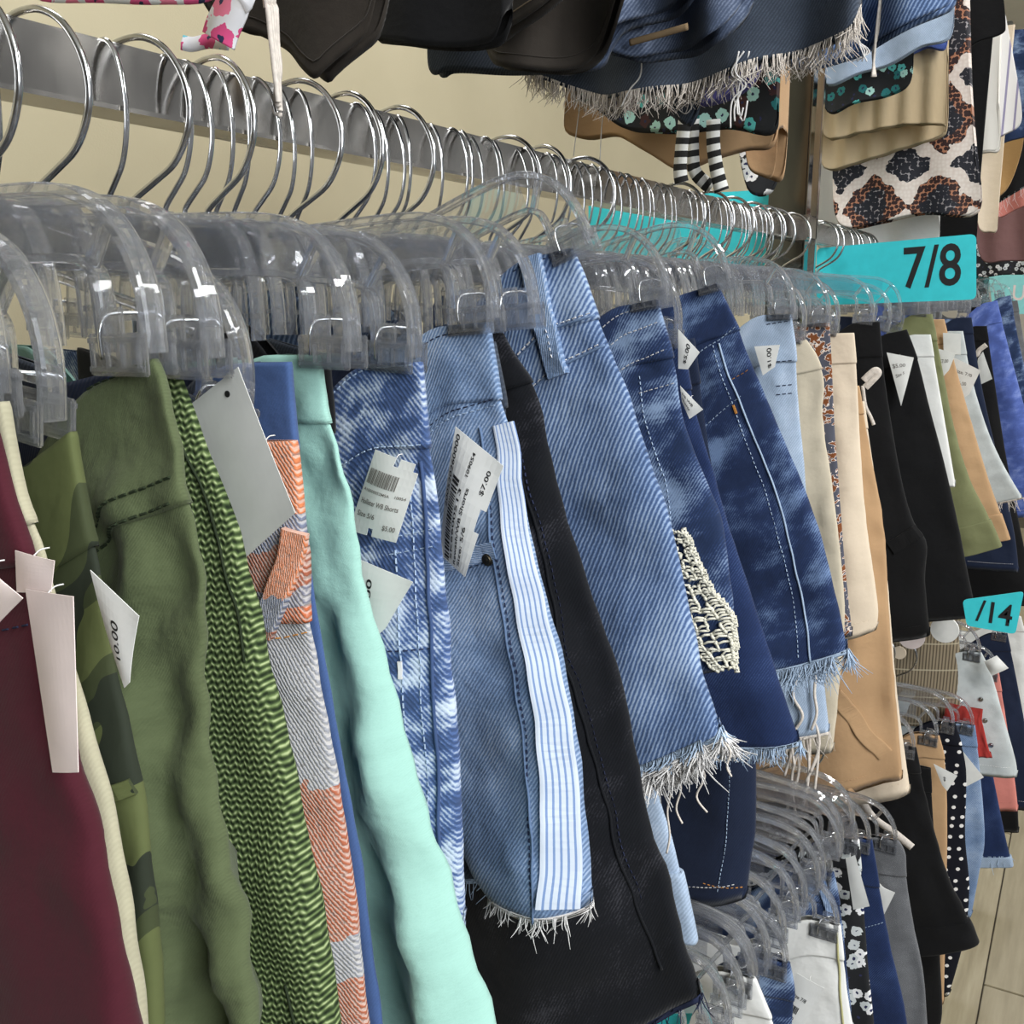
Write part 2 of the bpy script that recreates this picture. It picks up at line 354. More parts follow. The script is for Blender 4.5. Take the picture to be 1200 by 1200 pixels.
# ------------------------------------------------------------------ setting
def wallmat(name, c, c2, sc=3):
    g = NT(name); tc = g.n('ShaderNodeTexCoord').outputs['Object']
    g.set(g.b, 'Base Color', g.ramp(g.noise(tc, sc, 4), [(.3, c), (.7, c2)])); g.b.inputs['Roughness'].default_value = .75
    g.bump(g.noise(tc, 260, 2), .15, .002); return g.m
mw = wallmat('cream_painted_wall', (196, 186, 156), (206, 196, 166))
def plane_box(name, lo, hi, m):
    bm = bmesh.new(); c = [(a+b)/2 for a, b in zip(lo, hi)]; s = [b-a for a, b in zip(lo, hi)]
    box(bm, c, s); o = put(name, bm, m, smooth=False); o['kind'] = 'structure'; return o
plane_box('wall_left', (-1.6, -2.5, 0), (-1.5, 9, 3.05), mw)
plane_box('wall_front', (-1.6, -2.6, 0), (3.5, -2.5, 3.05), wallmat('dark_reflection_wall', (62, 56, 50), (84, 76, 68)))  # unseen wall behind the camera, added dark for the steel to reflect
plane_box('wall_back', (-1.6, 9, 0), (3.5, 9.1, 3.05), wallmat('pale_painted_wall', (214, 208, 196), (222, 216, 205)))
plane_box('ceiling', (-1.6, -2.5, 3.05), (3.5, 9.1, 3.1), wallmat('white_ceiling_tile', (232, 232, 228), (240, 240, 236), 8))
fb = plane_box('floor', (-1.6, -2.5, -.1), (3.5, 9.1, -.006), plain('dark_floor_joint', (90, 84, 70), .8))
g = NT('grey_brown_wood_plank'); tc = g.n('ShaderNodeTexCoord').outputs['Object']
mp = g.n('ShaderNodeMapping', {'Vector': tc, 'Scale': (14, 1.2, 1)})
inf = g.n('ShaderNodeObjectInfo').outputs['Random']
c = g.ramp(g.noise(mp.outputs[0], 3, 5, .6), [(.25, (128, 118, 94)), (.5, (152, 142, 116)), (.75, (172, 162, 136))])
c = g.mix(g.math('MULTIPLY', inf, .35), c, lin((120, 110, 88)))
g.set(g.b, 'Base Color', c); g.b.inputs['Roughness'].default_value = .45; MPL = g.m
bm = bmesh.new(); box(bm, (0, 0, 0), (.178, 1.196, .006), bev=.0012); mepl = bpy.data.meshes.new('plank'); bm.to_mesh(mepl); bm.free(); mepl.materials.append(MPL)
for i in range(9):
    for j in range(5):
        o = bpy.data.objects.new('plank', mepl); COL.objects.link(o); o.parent = fb
        o.location = (-.72+i*.181, .9+j*1.2+(.47*(i*7 % 5))/2, -.003)

# ------------------------------------------------------------------ racks
RX = -.4275
rack = empty('clothing_rack', (RX, 0, 0), 'brushed steel clothing rack with a flat hanging bar and a wide polished upright', 'rack')
bm = bmesh.new(); box(bm, (RX, .6, CZ+.1035), (.015, 2.0, .031), bev=.0015); put('hanging_bar', bm, M['bar'], rack, smooth=False)
bm = bmesh.new(); box(bm, (RX+.004, .6, CZ+.0872), (.026, 2.0, .0022)); put('bar_flange', bm, M['bar'], rack, smooth=False)
bm = bmesh.new(); box(bm, (-.438, 1.62, CZ/2+.45), (.058, .03, CZ+.9), bev=.002); put('upright', bm, M['post'], rack, smooth=False)
bm = bmesh.new(); box(bm, (-.400, 1.622, CZ/2+.45), (.010, .012, CZ+.9), bev=.001); put('upright_edge', bm, M['chrome'], rack, smooth=False)
for zz in (.66, -.455):
    bm = bmesh.new(); box(bm, (RX if zz > 0 else -.355, 1.7, CZ+zz), (.015, 3.6, .031), bev=.0015); put('hanging_bar', bm, M['bar'], rack, smooth=False)
bm = bmesh.new(); box(bm, (RX, 2.9, CZ+.1035), (.015, 2.5, .031), bev=.0015); put('hanging_bar', bm, M['bar'], rack, smooth=False)
for zz in (.1035, .66, -.455):
    bm = bmesh.new(); box(bm, (-.41, 1.60, CZ+zz-.0), (.03, .05, .036), bev=.003); put('bracket', bm, M['bar'], rack, smooth=False)
bm = bmesh.new(); box(bm, (-.40, 1.62, .02), (.5, .06, .04), bev=.004); put('foot', bm, M['bar'], rack, smooth=False)
bm = bmesh.new(); box(bm, (-.40, -.45, CZ/2+.45), (.060, .03, CZ+.9), bev=.002); put('upright', bm, M['post'], rack, smooth=False)
bm = bmesh.new(); box(bm, (-.40, 4.0, CZ/2+.45), (.060, .03, CZ+.9), bev=.002); put('upright', bm, M['post'], rack, smooth=False)

# ------------------------------------------------------------------ clip hanger (one set of meshes, shared by every copy)
def make_hanger_meshes():
    me = {}
    # hook
    bm = bmesh.new()
    P = [(0, -.006), (0, .006), (.004, .0105), (.016, .0175), (.0285, .0255), (.0365, .037), (.0398, .050), (.037, .064), (.0285, .0765), (.0165, .0832), (.004, .0836), (-.008, .0795), (-.0165, .0715), (-.0205, .062), (-.021, .056)]
    tube(bm, smooth_pts([(x, 0, z) for x, z in P], 4), .0017, 8)
    me['hook'] = bm
    # body: flanged spine, bent outer frame, brace and inner post, both ends
    bm = bmesh.new()
    b2 = bmesh.new(); box(b2, (0, 0, -.0135), (.21, .0013, .022)); me['web'] = b2
    box(bm, (0, 0, .001), (.014, .008, .010), bev=.001)
    sp = [(0, 0, 0), (.04, 0, 0), (.085, 0, -.001), (.104, 0, -.004), (.118, 0, -.0105), (.1285, 0, -.0215), (.1345, 0, -.034), (.137, 0, -.046), (.1375, 0, -.060)]
    for s in (1, -1):
        sweep_rect(bm, [Vector((p.x*s, 0, p.z)) for p in smooth_pts(sp, 4)], .0090, .0044)
        low = [(0, 0, -.0255), (.07, 0, -.0255), (.100, 0, -.0265), (.1095, 0, -.030), (.1135, 0, -.038), (.1145, 0, -.060)]
        sweep_rect(bm, [Vector((p.x*s, 0, p.z)) for p in smooth_pts(low, 4)], .0070, .0036)
        sweep_rect(bm, [Vector((.119*s, 0, -.0125)), Vector((.1085*s, 0, -.029))], .006, .0034)
        box(bm, (.126*s, 0, -.0475), (.022, .004, .0025))
    me['body'] = bm
    # clip jaw (front one; the back one is turned)
    bm = bmesh.new()
    box(bm, (0, -.0062, -.0605), (.029, .0022, .015), bev=.0006)
    box(bm, (0, -.0074, -.0555), (.027, .0016, .0018)); box(bm, (0, -.0074, -.0655), (.027, .0016, .0018))
    for x in (-.012, -.004, .004, .012): box(bm, (x, -.0074, -.0605), (.0014, .0016, .009))
    box(bm, (0, -.0075, -.049), (.010, .0022, .010), bev=.0005)
    me['clip_jaw'] = bm
    bm = bmesh.new()
    tube(bm, smooth_pts([(-.006, -.0085, -.062), (-.0055, -.009, -.052), (-.004, -.006, -.047), (0, 0, -.046), (.004, .006, -.047), (.0055, .009, -.052), (.006, .0085, -.062)], 4), .0007, 6)
    me['clip_spring'] = bm
    out = {}
    for k, b in me.items():
        bmesh.ops.recalc_face_normals(b, faces=b.faces)
        d = bpy.data.meshes.new(k); b.to_mesh(d); b.free()
        d.materials.append(M['chrome'] if k in ('hook', 'clip_spring') else (M['web'] if k == 'web' else M['plastic']))
        for p in d.polygons: p.use_smooth = k in ('hook', 'clip_spring')
        out[k] = d
    return out
HM = make_hanger_meshes()
def hanger(Y, ang, label, group, X=RX, zn=.0385, swivel=0, scale=1.0, clips=True):
    t = empty('clip_hanger', (X, Y, CZ+zn), label, 'hanger', group, rot=(0, -ang, swivel))
    t.scale = (scale, 1, 1 if scale == 1 else .95)
    def ch(n, loc=(0, 0, 0), rot=(0, 0, 0), nm=None):
        o = bpy.data.objects.new(nm or n, HM[n]); COL.objects.link(o); o.parent = t; o.location = loc; o.rotation_euler = rot; return o
    hk = ch('hook'); hk.rotation_euler = (0, ang, random.uniform(-.16, .16))
    ch('body', nm='frame'); ch('web')
    for s in (1, -1) if clips else ():
        ch('clip_jaw', (.126*s, 0, 0)); ch('clip_jaw', (.126*s, 0, 0), (0, 0, PI))
        if scale == 1: ch('clip_spring', (.126*s, 0, 0))
    return t

# ------------------------------------------------------------------ garments
def lerp(a, b, t): return a+(b-a)*t
def sst(a, b, x):
    t = max(0, min(1, (x-a)/(b-a))); return t*t*(3-2*t)
class Garment:
    def __init__(s, name, label, edge, mat, cat='shorts', Xr=-.29, Y=None, xc=RX, sag=(.25, .35), t=(.005, .016), fold=.004, crotch=.5,
                 band=.038, bandmat=None, hem='turn', group='shorts on the main hanging bar', legs=True, seed=0, Nv=46, freq=5, extend=None, pts3=None, dip=.055, gap=None):
        s.dip = dip; s.gap = gap if gap is not None else .12; fold *= 1.35
        s.Y = Y if Y is not None else onX(edge[0][0], edge[0][1], Xr).y
        pts = [Vector((x, s.Y, CZ+z)) for x, z in pts3] if pts3 else [onY(px, py, s.Y) for px, py in edge]
        if extend: pts.append(pts[-1]+(pts[-1]-pts[-2]).normalized()*extend)
        s.P = smooth_pts([(p.x, 0, p.z) for p in pts], 6)
        for i in range(1, len(s.P)):
            if s.P[i].z >= s.P[i-1].z: s.P[i].z = s.P[i-1].z-.0004
        s.A = [0]
        for a, b in zip(s.P, s.P[1:]): s.A.append(s.A[-1]+(b-a).length)
        s.len = s.A[-1]; s.xc = xc; s.sag = sag; s.t = t; s.fold = fold; s.crotch = crotch if legs else 9
        s.seed = seed or random.random()*50; s.freq = freq; s.mat = mat; s.name = name
        s.top = s.P[0]
        s.root = empty(name, (xc, s.Y, s.top.z), label, cat, group)
        vb = band/s.len if band else 0; s.vb = vb
        s.build(vb, Nv, hem)
        if band: s.waistband(bandmat or mat, vb)
    def E(s, v):
        l = max(0, min(1, v))*s.len
        lo, hi = 0, len(s.A)-1
        while hi-lo > 1:
            m = (lo+hi)//2
            if s.A[m] <= l: lo = m
            else: hi = m
        f = (l-s.A[lo])/max(1e-9, s.A[hi]-s.A[lo]); return s.P[lo].lerp(s.P[hi], f)
    def pt(s, q, v, side=-1, off=0, raw=False):
        """q in [-1,1] across the front (1 = aisle-side edge), v down from the waist"""
        e = s.E(v); hw = max(.03, e.x-s.xc); aq = abs(q)
        d = (1-aq)*hw
        sl = lerp(s.sag[0], s.sag[1], v)
        dk = lerp(.06, .14, v)
        z = e.z - sl*dk*(1-math.exp(-d/dk))
        z -= s.dip*sst(.025, .11, d)*(1-sst(.0, .55, v))
        th = lerp(s.t[0], s.t[1], sst(0, .5, v))
        T = (1-aq**2.7)**(1/2.7) if aq < 1 else 0
        if v > s.crotch:
            q0 = .04+s.gap*(v-s.crotch)
            qq = min(1, max(0, (aq-q0)/(1-q0)))
            TL = max(0, 1-abs(2*qq-1)**2.6)**(1/2.6)
            b = sst(s.crotch, s.crotch+.1, v); T = lerp(T, TL, b)
        ed = min(1, d/.02)
        f = s.fold*sst(.06, .6, v)*ed*(math.sin(q*s.freq+s.seed+v*1.6)+.6*math.sin(q*s.freq*2.3+s.seed*2+v*3))
        f += s.fold*.9*ed*noise.noise(Vector((q*3+s.seed, v*5*s.len/.35, s.seed)))*(.25+v)
        f += s.fold*.5*noise.noise(Vector((q*9, v*16*s.len/.35+s.seed, 3)))*min(1, v*8)
        puff = 1+.25*noise.noise(Vector((q*4, v*7+s.seed, 9)))
        y = s.Y+side*(T*th*puff+off)+f
        return Vector((s.xc+math.copysign(1, q)*aq*hw + math.copysign(off, q)*max(0, aq-.9)*10*(1 if off else 0), y, z))
    def nrm(s, q, v):
        a = s.pt(q+.004, v)-s.pt(q-.004, v); b = s.pt(q, v+.004)-s.pt(q, v-.004)
        n = a.cross(b); n.normalize()
        return n if n.y < 0 else -n
    def grid(s, bm, uvl, rows, mode, off=0):
        """rows of closed loops; mode 'full' or +1/-1 for one leg"""
        rings = []
        K = 22
        for (v, o2) in rows:
            if mode == 'full': qs = [math.sin(-PI/2+PI*k/(2*K)) for k in range(2*K+1)]
            else:
                q0 = .04+s.gap*max(0, v-s.crotch) if v > s.crotch+1e-6 else .0005
                qs = [q0+(1-q0)*math.sin(PI/2*k/K) if v <= s.crotch+1e-6 else q0+(1-q0)*(.5-.5*math.cos(PI*k/K))**.85 for k in range(K+1)]
                if mode < 0: qs = [-q for q in qs][::-1]
            ring = [(s.pt(q, v, -1, off+o2), q) for q in qs]+[(s.pt(q, v, 1, off+o2), q) for q in qs[::-1][(0 if mode != 'full' else 1):(None if mode != 'full' else -1)]]
            hw = s.E(v).x-s.xc
            rings.append([(bm.verts.new(p), q*hw, v*s.len) for p, q in ring])
        for a, b in zip(rings, rings[1:]):
            n = len(a)
            for k in range(n):
                j = (k+1) % n
                f = bm.faces.new((a[k][0], a[j][0], b[j][0], b[k][0]))
                for lp, src in zip(f.loops, (a[k], a[j], b[j], b[k])): lp[uvl].uv = (src[1], -src[2])
    def build(s, vb, Nv, hem):
        bm = bmesh.new(); uvl = bm.loops.layers.uv.new('UVMap')
        v0 = vb*.92
        inner = [(1-.012/s.len, -.0016)]
        if s.crotch < 1:
            n1 = max(6, int(Nv*s.crotch))
            s.grid(bm, uvl, [(v0+(s.crotch-v0)*i/n1, 0) for i in range(n1+1)], 'full')
            n2 = max(6, Nv-n1)
            rows = [(s.crotch+(1-s.crotch)*i/n2, 0) for i in range(n2+1)]+inner
            for m in (1, -1): s.grid(bm, uvl, rows, m)
            bmesh.ops.remove_doubles(bm, verts=bm.verts, dist=.00002)
        else:
            s.grid(bm, uvl, [(v0+(1-v0)*i/Nv, 0) for i in range(Nv+1)]+inner, 'full')
        s.body = put('body', bm, s.mat, s.root)
        if hem == 'cuff': s.bandstrip('cuff', .88, 1.0, .0022, s.mat)
        if hem == 'turn' : s.seam([(i/12, 1-.02/s.len) for i in range(1, 12)], None, edgeq=True)
    def bandstrip(s, name, va, vb, off, m, legs=True):
        bm = bmesh.new(); uvl = bm.loops.layers.uv.new('UVMap')
        rows = [(va, -.001), (va, off*.8), (va+.002/s.len, off)]
        n = 8
        rows += [(va+(vb-va)*i/n, off) for i in range(1, n)]+[(vb-.002/s.len, off), (vb+.0005/s.len, off*.8), (vb, -.001)]
        if va >= s.crotch:
            for m_ in (1, -1): s.grid(bm, uvl, rows, m_)
        else: s.grid(bm, uvl, rows, 'full')
        return put(name, bm, m, s.root)
    def waistband(s, m, vb):
        s.bandstrip('waistband', 0, vb, .0012, m)
    def at(s, px, py):
        P = onY(px, py, s.Y); v = .5
        for _ in range(14):
            e = s.E(v); d = max(0, e.x-P.x); dk = lerp(.06, .14, v)
            z = e.z-lerp(s.sag[0], s.sag[1], v)*dk*(1-math.exp(-d/dk)); v = max(0, min(1, v+(z-P.z)/s.len*.9))
        return (max(.0005, s.E(v).x-P.x), v)
    def L(s, *pp): return [s.at(*p) for p in pp]
    # --- details laid on the front; path points are (distance in from the aisle-side edge in metres, v)
    def q(s, d, v): return 1-d/max(.03, s.E(v).x-s.xc)
    def frame(s, d, v):
        q = min(.9995, s.q(d, v)); n = s.nrm(min(q, .985), v); return s.pt(q, v)+n*(.0013 if v < s.vb*1.02 else 0), n
    def dense(s, path, step):
        out = []
        for (a, b), (c, d) in zip(path, path[1:]):
            n = max(1, int(math.hypot(c-a, (d-b)*s.len)/step))
            out += [(lerp(a, c, i/n), lerp(b, d, i/n)) for i in range(n)]
        out.append(path[-1]); return out
    def ribbon(s, name, path, width, lift, thick, m, kind=None, parent=None, w1=None):
        bm = bmesh.new(); uvl = bm.loops.layers.uv.new('UVMap')
        D = s.dense(path, .004); fr = [s.frame(*p) for p in D]; rings = []; L = 0; Wd = []; UX = (0, .02, .08, .92, .98, 1)
        for i, (p, n) in enumerate(fr):
            t = (fr[min(i+1, len(fr)-1)][0]-fr[max(i-1, 0)][0]).normalized(); side = n.cross(t).normalized()
            if i: L += (fr[i][0]-fr[i-1][0]).length
            c = p+n*lift; Wd.append(lerp(width, w1 or width, i/max(1, len(fr)-1))); W = lerp(width, w1 or width, i/max(1, len(fr)-1))/2
            rings.append(([bm.verts.new(c+side*a+n*b) for a, b in ((-W, -lift-.0006), (-W, thick*.6), (-W*.85, thick), (W*.85, thick), (W, thick*.6), (W, -lift-.0006))], L))
        for (a, la), (b, lb) in zip(rings, rings[1:]):
            for k in range(6):
                j = (k+1) % 6; f = bm.faces.new((a[k], a[j], b[j], b[k]))
                for lp, (uu, vv) in zip(f.loops, ((UX[k]*.022, la), (UX[j]*.022, la), (UX[j]*.022, lb), (UX[k]*.022, lb))): lp[uvl].uv = (uu, -vv)
        bm.faces.new(rings[0][0][::-1]); bm.faces.new(rings[-1][0])
        return put(name, bm, m, parent or s.root, smooth=False, kind=kind)
    def seam(s, path, m, gap=.0042, ln=.0026, r=.00042, edgeq=False, lift=.0003, name='topstitching'):
        """a row of separate raised stitches"""
        if edgeq:   # straight along the hem of both legs
            m = m or (M['thread_w'] if s.mat.name.find('denim') >= 0 else s.mat)
            path = [(d*.12, v) for d, v in path]
            path = [(d, v) for d, v in path if s.q(d, v) > .2]
        if len(path) < 2: return
        bm = bmesh.new()
        D = s.dense(path, .0010); acc = 0; fr = [s.frame(*p) for p in D]
        pos = [0]
        for a, b in zip(fr, fr[1:]): pos.append(pos[-1]+(b[0]-a[0]).length)
        def at(l):
            for i in range(len(pos)-1):
                if pos[i+1] >= l:
                    f = (l-pos[i])/max(1e-9, pos[i+1]-pos[i]); return fr[i][0].lerp(fr[i+1][0], f), fr[i][1]
            return fr[-1]
        # walk
        l = 0; i = 0
        while l+ln < pos[-1]:
            while i < len(pos)-2 and pos[i+1] < l: i += 1
            f = (l-pos[i])/max(1e-9, pos[i+1]-pos[i]); a = fr[i][0].lerp(fr[i+1][0], min(1, f)); n = fr[i][1]
            j = i
            while j < len(pos)-2 and pos[j+1] < l+ln: j += 1
            f = (l+ln-pos[j])/max(1e-9, pos[j+1]-pos[j]); b = fr[j][0].lerp(fr[j+1][0], min(1, f))
            t = b-a
            if t.length > 1e-5:
                sd = n.cross(t).normalized()*r
                up = n*(lift+r*1.3); dn = n*(-.0002)
                v = [bm.verts.new(x) for x in (a-sd+dn, a+sd+dn, b+sd+dn, b-sd+dn, a.lerp(b, .15)+up, a.lerp(b, .85)+up)]
                for q in ((0, 1, 4), (1, 2, 5, 4), (2, 3, 5), (3, 0, 4, 5)): bm.faces.new([v[k] for k in q])
            l += gap
        if bm.verts: return put(name, bm, m, s.root, smooth=False, kind='stuff')
        bm.free()
    def cordline(s, path, r, m, name='seam_cord', lift=.0004):
        bm = bmesh.new(); D = s.dense(path, .003)
        tube(bm, [p+n*lift for p, n in (s.frame(*x) for x in D)], r, 6); return put(name, bm, m, s.root)
    def fray(s, m, n=260, ln=(.004, .012), name='frayed_hem', q0=-.9, fluff=.25, v=1.0, r=.00035):
        s.bandstrip('raw_edge', 1-.0035/s.len, 1.0, .0002, m)
        bm = bmesh.new()
        for i in range(n):
            q = random.uniform(q0, 1.0)
            if s.crotch < 1 and abs(q) < .05+s.gap*(1-s.crotch): continue
            side = random.choice((-1, -1, -1, 1)); p = s.pt(min(q, .9995), v, side, .0002)
            if q > .96: p = s.pt(.9995, v, side)
            L = random.uniform(*ln)*(1.6 if random.random() < .08 else 1)
            d = Vector((random.gauss(0, fluff)+(.25 if q > .9 else 0), side*abs(random.gauss(0, fluff)), -1)).normalized()
            c = Vector((random.gauss(0, .3), random.gauss(0, .3), 0))*L
            pts = [p+Vector((0, 0, .0025)), p+d*L*.35, p+d*L*.7+c*.3, p+d*L+c*.7]
            tube(bm, pts, [r, r*.95, r*.8, r*.4], 3, cap=False)
        return put(name, bm, m, s.root, kind='stuff')
    def hang(s, label=None, group='clear clip hangers on the main bar'):
        zt = s.top.z-CZ
        a = max(-.45, min(.45, (zt+.008+.054-.0385)/.14))
        dx = (s.top.x-s.xc)
        return hanger(s.Y, math.asin(a), label or ('clear clip hanger holding the '+re.split(r',| with | between| behind| beside| hanging| below| next| trimmed| showing| seen| in front| under| farthest| at ', s.root['label'])[0]), group, X=s.xc)
    def button(s, d, v, r=.0042, m=None, nm='rivet_button'):
        p, n = s.frame(d, v); bm = bmesh.new()
        rot = n.to_track_quat('Z', 'Y').to_matrix().to_4x4()
        for k, (rr, h) in enumerate(((r, .0012), (r*.75, .0019), (r*.25, .0022))):
            bmesh.ops.create_cone(bm, cap_ends=True, segments=20, radius1=rr, radius2=rr*.9, depth=.001, matrix=Matrix.Translation(p+n*h) @ rot)
        return put(nm, bm, m or M['button'], s.root, smooth=False)

G = {}
DEN = ('denim shorts')
# ---- near end of the bar, left of the frame
g = G['maroon'] = Garment('cotton_shorts', 'deep maroon cotton shorts, nearest garment at the left edge of the photo', [(-20, 470), (5, 560), (32, 650), (52, 745), (80, 850), (116, 1000), (150, 1180)], M['maroon'], extend=.08, fold=.003, t=(.005, .014), band=.05, sag=(.2, .5))
g.seam(g.L((-10, 735), (0, 737), (48, 728)), M['thread_navy'])
g = G['khaki'] = Garment('stretch_shorts', 'pale khaki shorts with narrow stitched waistband between maroon and camouflage shorts', [(4, 470), (22, 570), (48, 640), (62, 690), (86, 780), (118, 900), (148, 1040), (166, 1190)], M['khaki'], extend=.08, fold=.002, t=(.004, .010), sag=(.2, .3))
g.seam(g.L((22, 602), (46, 590)), M['thread_dg'])
g = G['camo'] = Garment('camouflage_shorts', 'dark green camouflage shorts between the khaki and the olive pair', [(84, 505), (92, 560), (104, 620), (120, 700), (138, 800), (162, 910), (176, 1040), (186, 1190)], M['camo'], extend=.08, fold=.003, sag=(.7, .5), t=(.004, .011))
g.ribbon('pocket_flap', g.L((110, 930), (162, 918)), .006, .0005, .0012, M['camo'])
g = G['olive'] = Garment('elastic_waist_shorts', 'olive green cotton shorts with double dark stitching on a wide elastic waistband', [(180, 420), (198, 470), (210, 540), (222, 600), (234, 650), (238, 700), (236, 780), (244, 870), (262, 970), (282, 1080), (300, 1190)], M['olive'], extend=.09, fold=.012, sag=(.45, .35), t=(.004, .013), band=.052, freq=9)
g.seam(g.L((110, 600), (140, 590), (175, 572), (210, 558)), M['thread_dg'], .0040, .003, .0006)
g.seam(g.L((112, 622), (140, 618), (178, 600), (214, 584)), M['thread_dg'], .0040, .003, .0006)
g.seam(g.L((112, 448), (140, 434), (176, 424)), M['thread_dg'], .0040, .003, .0004)
g = G['knit'] = Garment('knitted_shorts', 'bright green open knit shorts with a dark seam down the side', [(206, 424), (226, 480), (250, 545), (276, 610), (294, 690), (312, 770), (334, 870), (358, 990), (382, 1120), (392, 1190)], M['knit'], Y=.282, extend=.09, fold=.003, sag=(.1, .3), t=(.006, .017), band=0)
g.cordline(g.L((214, 500), (240, 560), (262, 620), (284, 700), (300, 770)), .0006, M['thread_dg'], 'side_seam')
g.cordline(g.L((352, 1140), (364, 1190)), .0006, M['thread_dg'], 'side_seam')
g = G['patch'] = Garment('patchwork_shorts', 'grey and rust orange patchwork denim shorts with a hanging belt loop', [(344, 516), (350, 570), (356, 640), (364, 740), (380, 830), (398, 930), (414, 1040), (430, 1190)], M['patch'], Y=.312, extend=.06, bandmat=M['patchband'], band=.075, sag=(.1, .2), fold=.003, t=(.005, .010))
g.ribbon('belt_loop', g.L((352, 620), (346, 660), (336, 700), (322, 735)), .011, .002, .0018, M['patchband'])
g.seam(g.L((300, 742), (340, 744), (366, 740)), M['thread_o'])
g = G['sblue'] = Garment('chambray_shorts', 'smooth plain blue shorts behind the orange patchwork pair', [(338, 424), (342, 480), (352, 560), (368, 700), (394, 850), (418, 980), (434, 1100), (446, 1190)], M['smoothblue'], Y=.335, extend=.05, fold=.002, sag=(.05, .2), t=(.004, .007))
g = G['mint'] = Garment('mint_shorts', 'plain mint green cotton shorts with a turned waistband', [(373, 416), (378, 460), (386, 500), (404, 550), (416, 610), (424, 680), (446, 760), (474, 860), (506, 970), (540, 1080), (576, 1194)], M['mint'], Y=.366, extend=.05, fold=.009, sag=(.02, .2), t=(.005, .016), band=.031, freq=8, seed=2)
g = G['acid'] = Garment('denim_shorts', 'acid washed blue denim shorts with double side stitching and barcode tag', [(492, 424), (497, 480), (502, 525), (512, 580), (517, 640), (522, 700), (530, 800), (537, 900), (541, 1000), (543, 1088)], M['acid'], fold=.003, sag=(.06, .15), t=(.005, .013), band=.042, hem='fray')
g.seam(g.L((390, 524), (440, 523), (500, 520)), M['thread_lb']); g.seam(g.L((390, 432), (440, 431), (492, 427)), M['thread_lb'])
g.seam(g.L((476, 640), (482, 700), (490, 800), (497, 920), (500, 1060)), M['thread_lb'], .0042, .003, .0005); g.seam(g.L((487, 560), (493, 640), (500, 720), (508, 840), (514, 960), (516, 1060)), M['thread_lb'], .0042, .003, .0005)
g.cordline(g.L((496, 540), (506, 640), (514, 760), (522, 900), (526, 1070)), .0011, M['acid'], 'felled_seam')
g.seam(g.L((470, 626), (515, 618)), M['thread_lb']); g.seam(g.L((470, 645), (517, 638)), M['thread_lb'])
g.seam(g.L((452, 752), (520, 756)), M['thread_navy'])
g.ribbon('bar_tack', g.L((486, 766), (487, 786)), .0024, .0002, .0009, M['thread_w'])
g.fray(M['thread_lb'], 160)
g = G['lblue'] = Garment('denim_shorts', 'light blue denim shorts with a pale ribbed side panel, brass rivet and frayed hem', [(571, 377), (578, 420), (586, 468), (602, 520), (610, 570), (624, 640), (642, 710), (662, 790), (676, 870), (684, 950), (690, 1010), (692, 1064)], M['lightblue'], fold=.004, sag=(.12, .2), t=(.006, .015), band=.042, hem='fray', crotch=.42, gap=1.1, seed=5)
g.seam(g.L((505, 486), (545, 478), (588, 466)), M['thread_navy']); g.seam(g.L((505, 493), (545, 485), (590, 473)), M['thread_lb'])
g.seam(g.L((505, 396), (540, 390), (572, 384)), M['thread_navy'])
pth = g.L((592, 496), (601, 560), (617, 650), (643, 760), (661, 860), (670, 950), (670, 1046))
g.ribbon('side_panel', pth, .012, .0006, .0009, M['palestripe'], w1=.026)
g.cordline(g.L((566, 500), (575, 560), (590, 650), (612, 760), (628, 860), (645, 960), (647, 1062)), .0008, M['lightblue'], 'felled_seam')
g.seam(g.L((571, 520), (580, 580), (594, 650), (616, 760), (632, 860), (641, 960), (646, 1050)), M['thread_navy'])
g.ribbon('watch_pocket_edge', g.L((525, 650), (555, 648), (592, 640)), .010, .0004, .001, M['lightblue'])
g.seam(g.L((525, 656), (560, 660), (590, 652)), M['thread_navy'])
g.button(*g.at(583, 651), r=.0038, nm='rivet')
g.fray(M['thread_w'], 420, (.004, .010), fluff=.5)
g = G['lblue_shade'] = Garment('denim_shorts', 'charcoal denim shorts with frayed hem, dark stand-in for shaded leg of light blue pair', [(578, 400), (592, 480), (596, 600), (598, 760), (599, 900), (598, 1030)], M['darkgrey'], Y=G['lblue'].Y+.028, fold=.003, sag=(.1, .2), t=(.004, .008), hem='fray')  # dark denim added in place of the light blue pair's own shaded leg
g.fray(M['thread_lb'], 240, (.006, .018), fluff=.5)
g = G['black'] = Garment('denim_shorts', 'washed black denim shorts with abraded side seam and ragged hem', [(576, 372), (604, 420), (628, 460), (642, 520), (662, 600), (694, 700), (728, 800), (744, 880), (760, 960), (786, 1040), (802, 1105), (822, 1170)], M['black'], Y=G['lblue'].Y+.045, fold=.006, sag=(.3, 1.0), t=(.006, .015), band=.045, hem='fray', crotch=.7)
g.cordline(g.L((610, 520), (640, 620), (672, 760), (700, 860), (724, 950), (752, 1050), (780, 1130)), .0009, M['black'], 'felled_seam')
g.seam(g.L((614, 520), (645, 620), (677, 760), (706, 860), (730, 950), (758, 1050)), M['thread_navy'])
g.fray(M['thread_navy'], 380, (.005, .014), fluff=.6)
g = G['mid'] = Garment('denim_shorts', 'mid blue denim shorts with a wide belt loop and thick white frayed hem', [(669, 291), (684, 325), (698, 366), (712, 402), (730, 445), (748, 500), (768, 560), (788, 622), (804, 700), (818, 765), (832, 820), (848, 862)], M['medblue'], fold=.004, sag=(.25, .8), t=(.007, .018), band=.046, hem='fray', crotch=.6, seed=9)
g.ribbon('belt_loop', g.L((628, 300), (636, 340), (648, 390), (662, 438)), .0145, .0022, .002, M['lightblue'])
g.seam(g.L((632, 316), (638, 345), (650, 392), (660, 424)), M['thread_w'], lift=.0045)
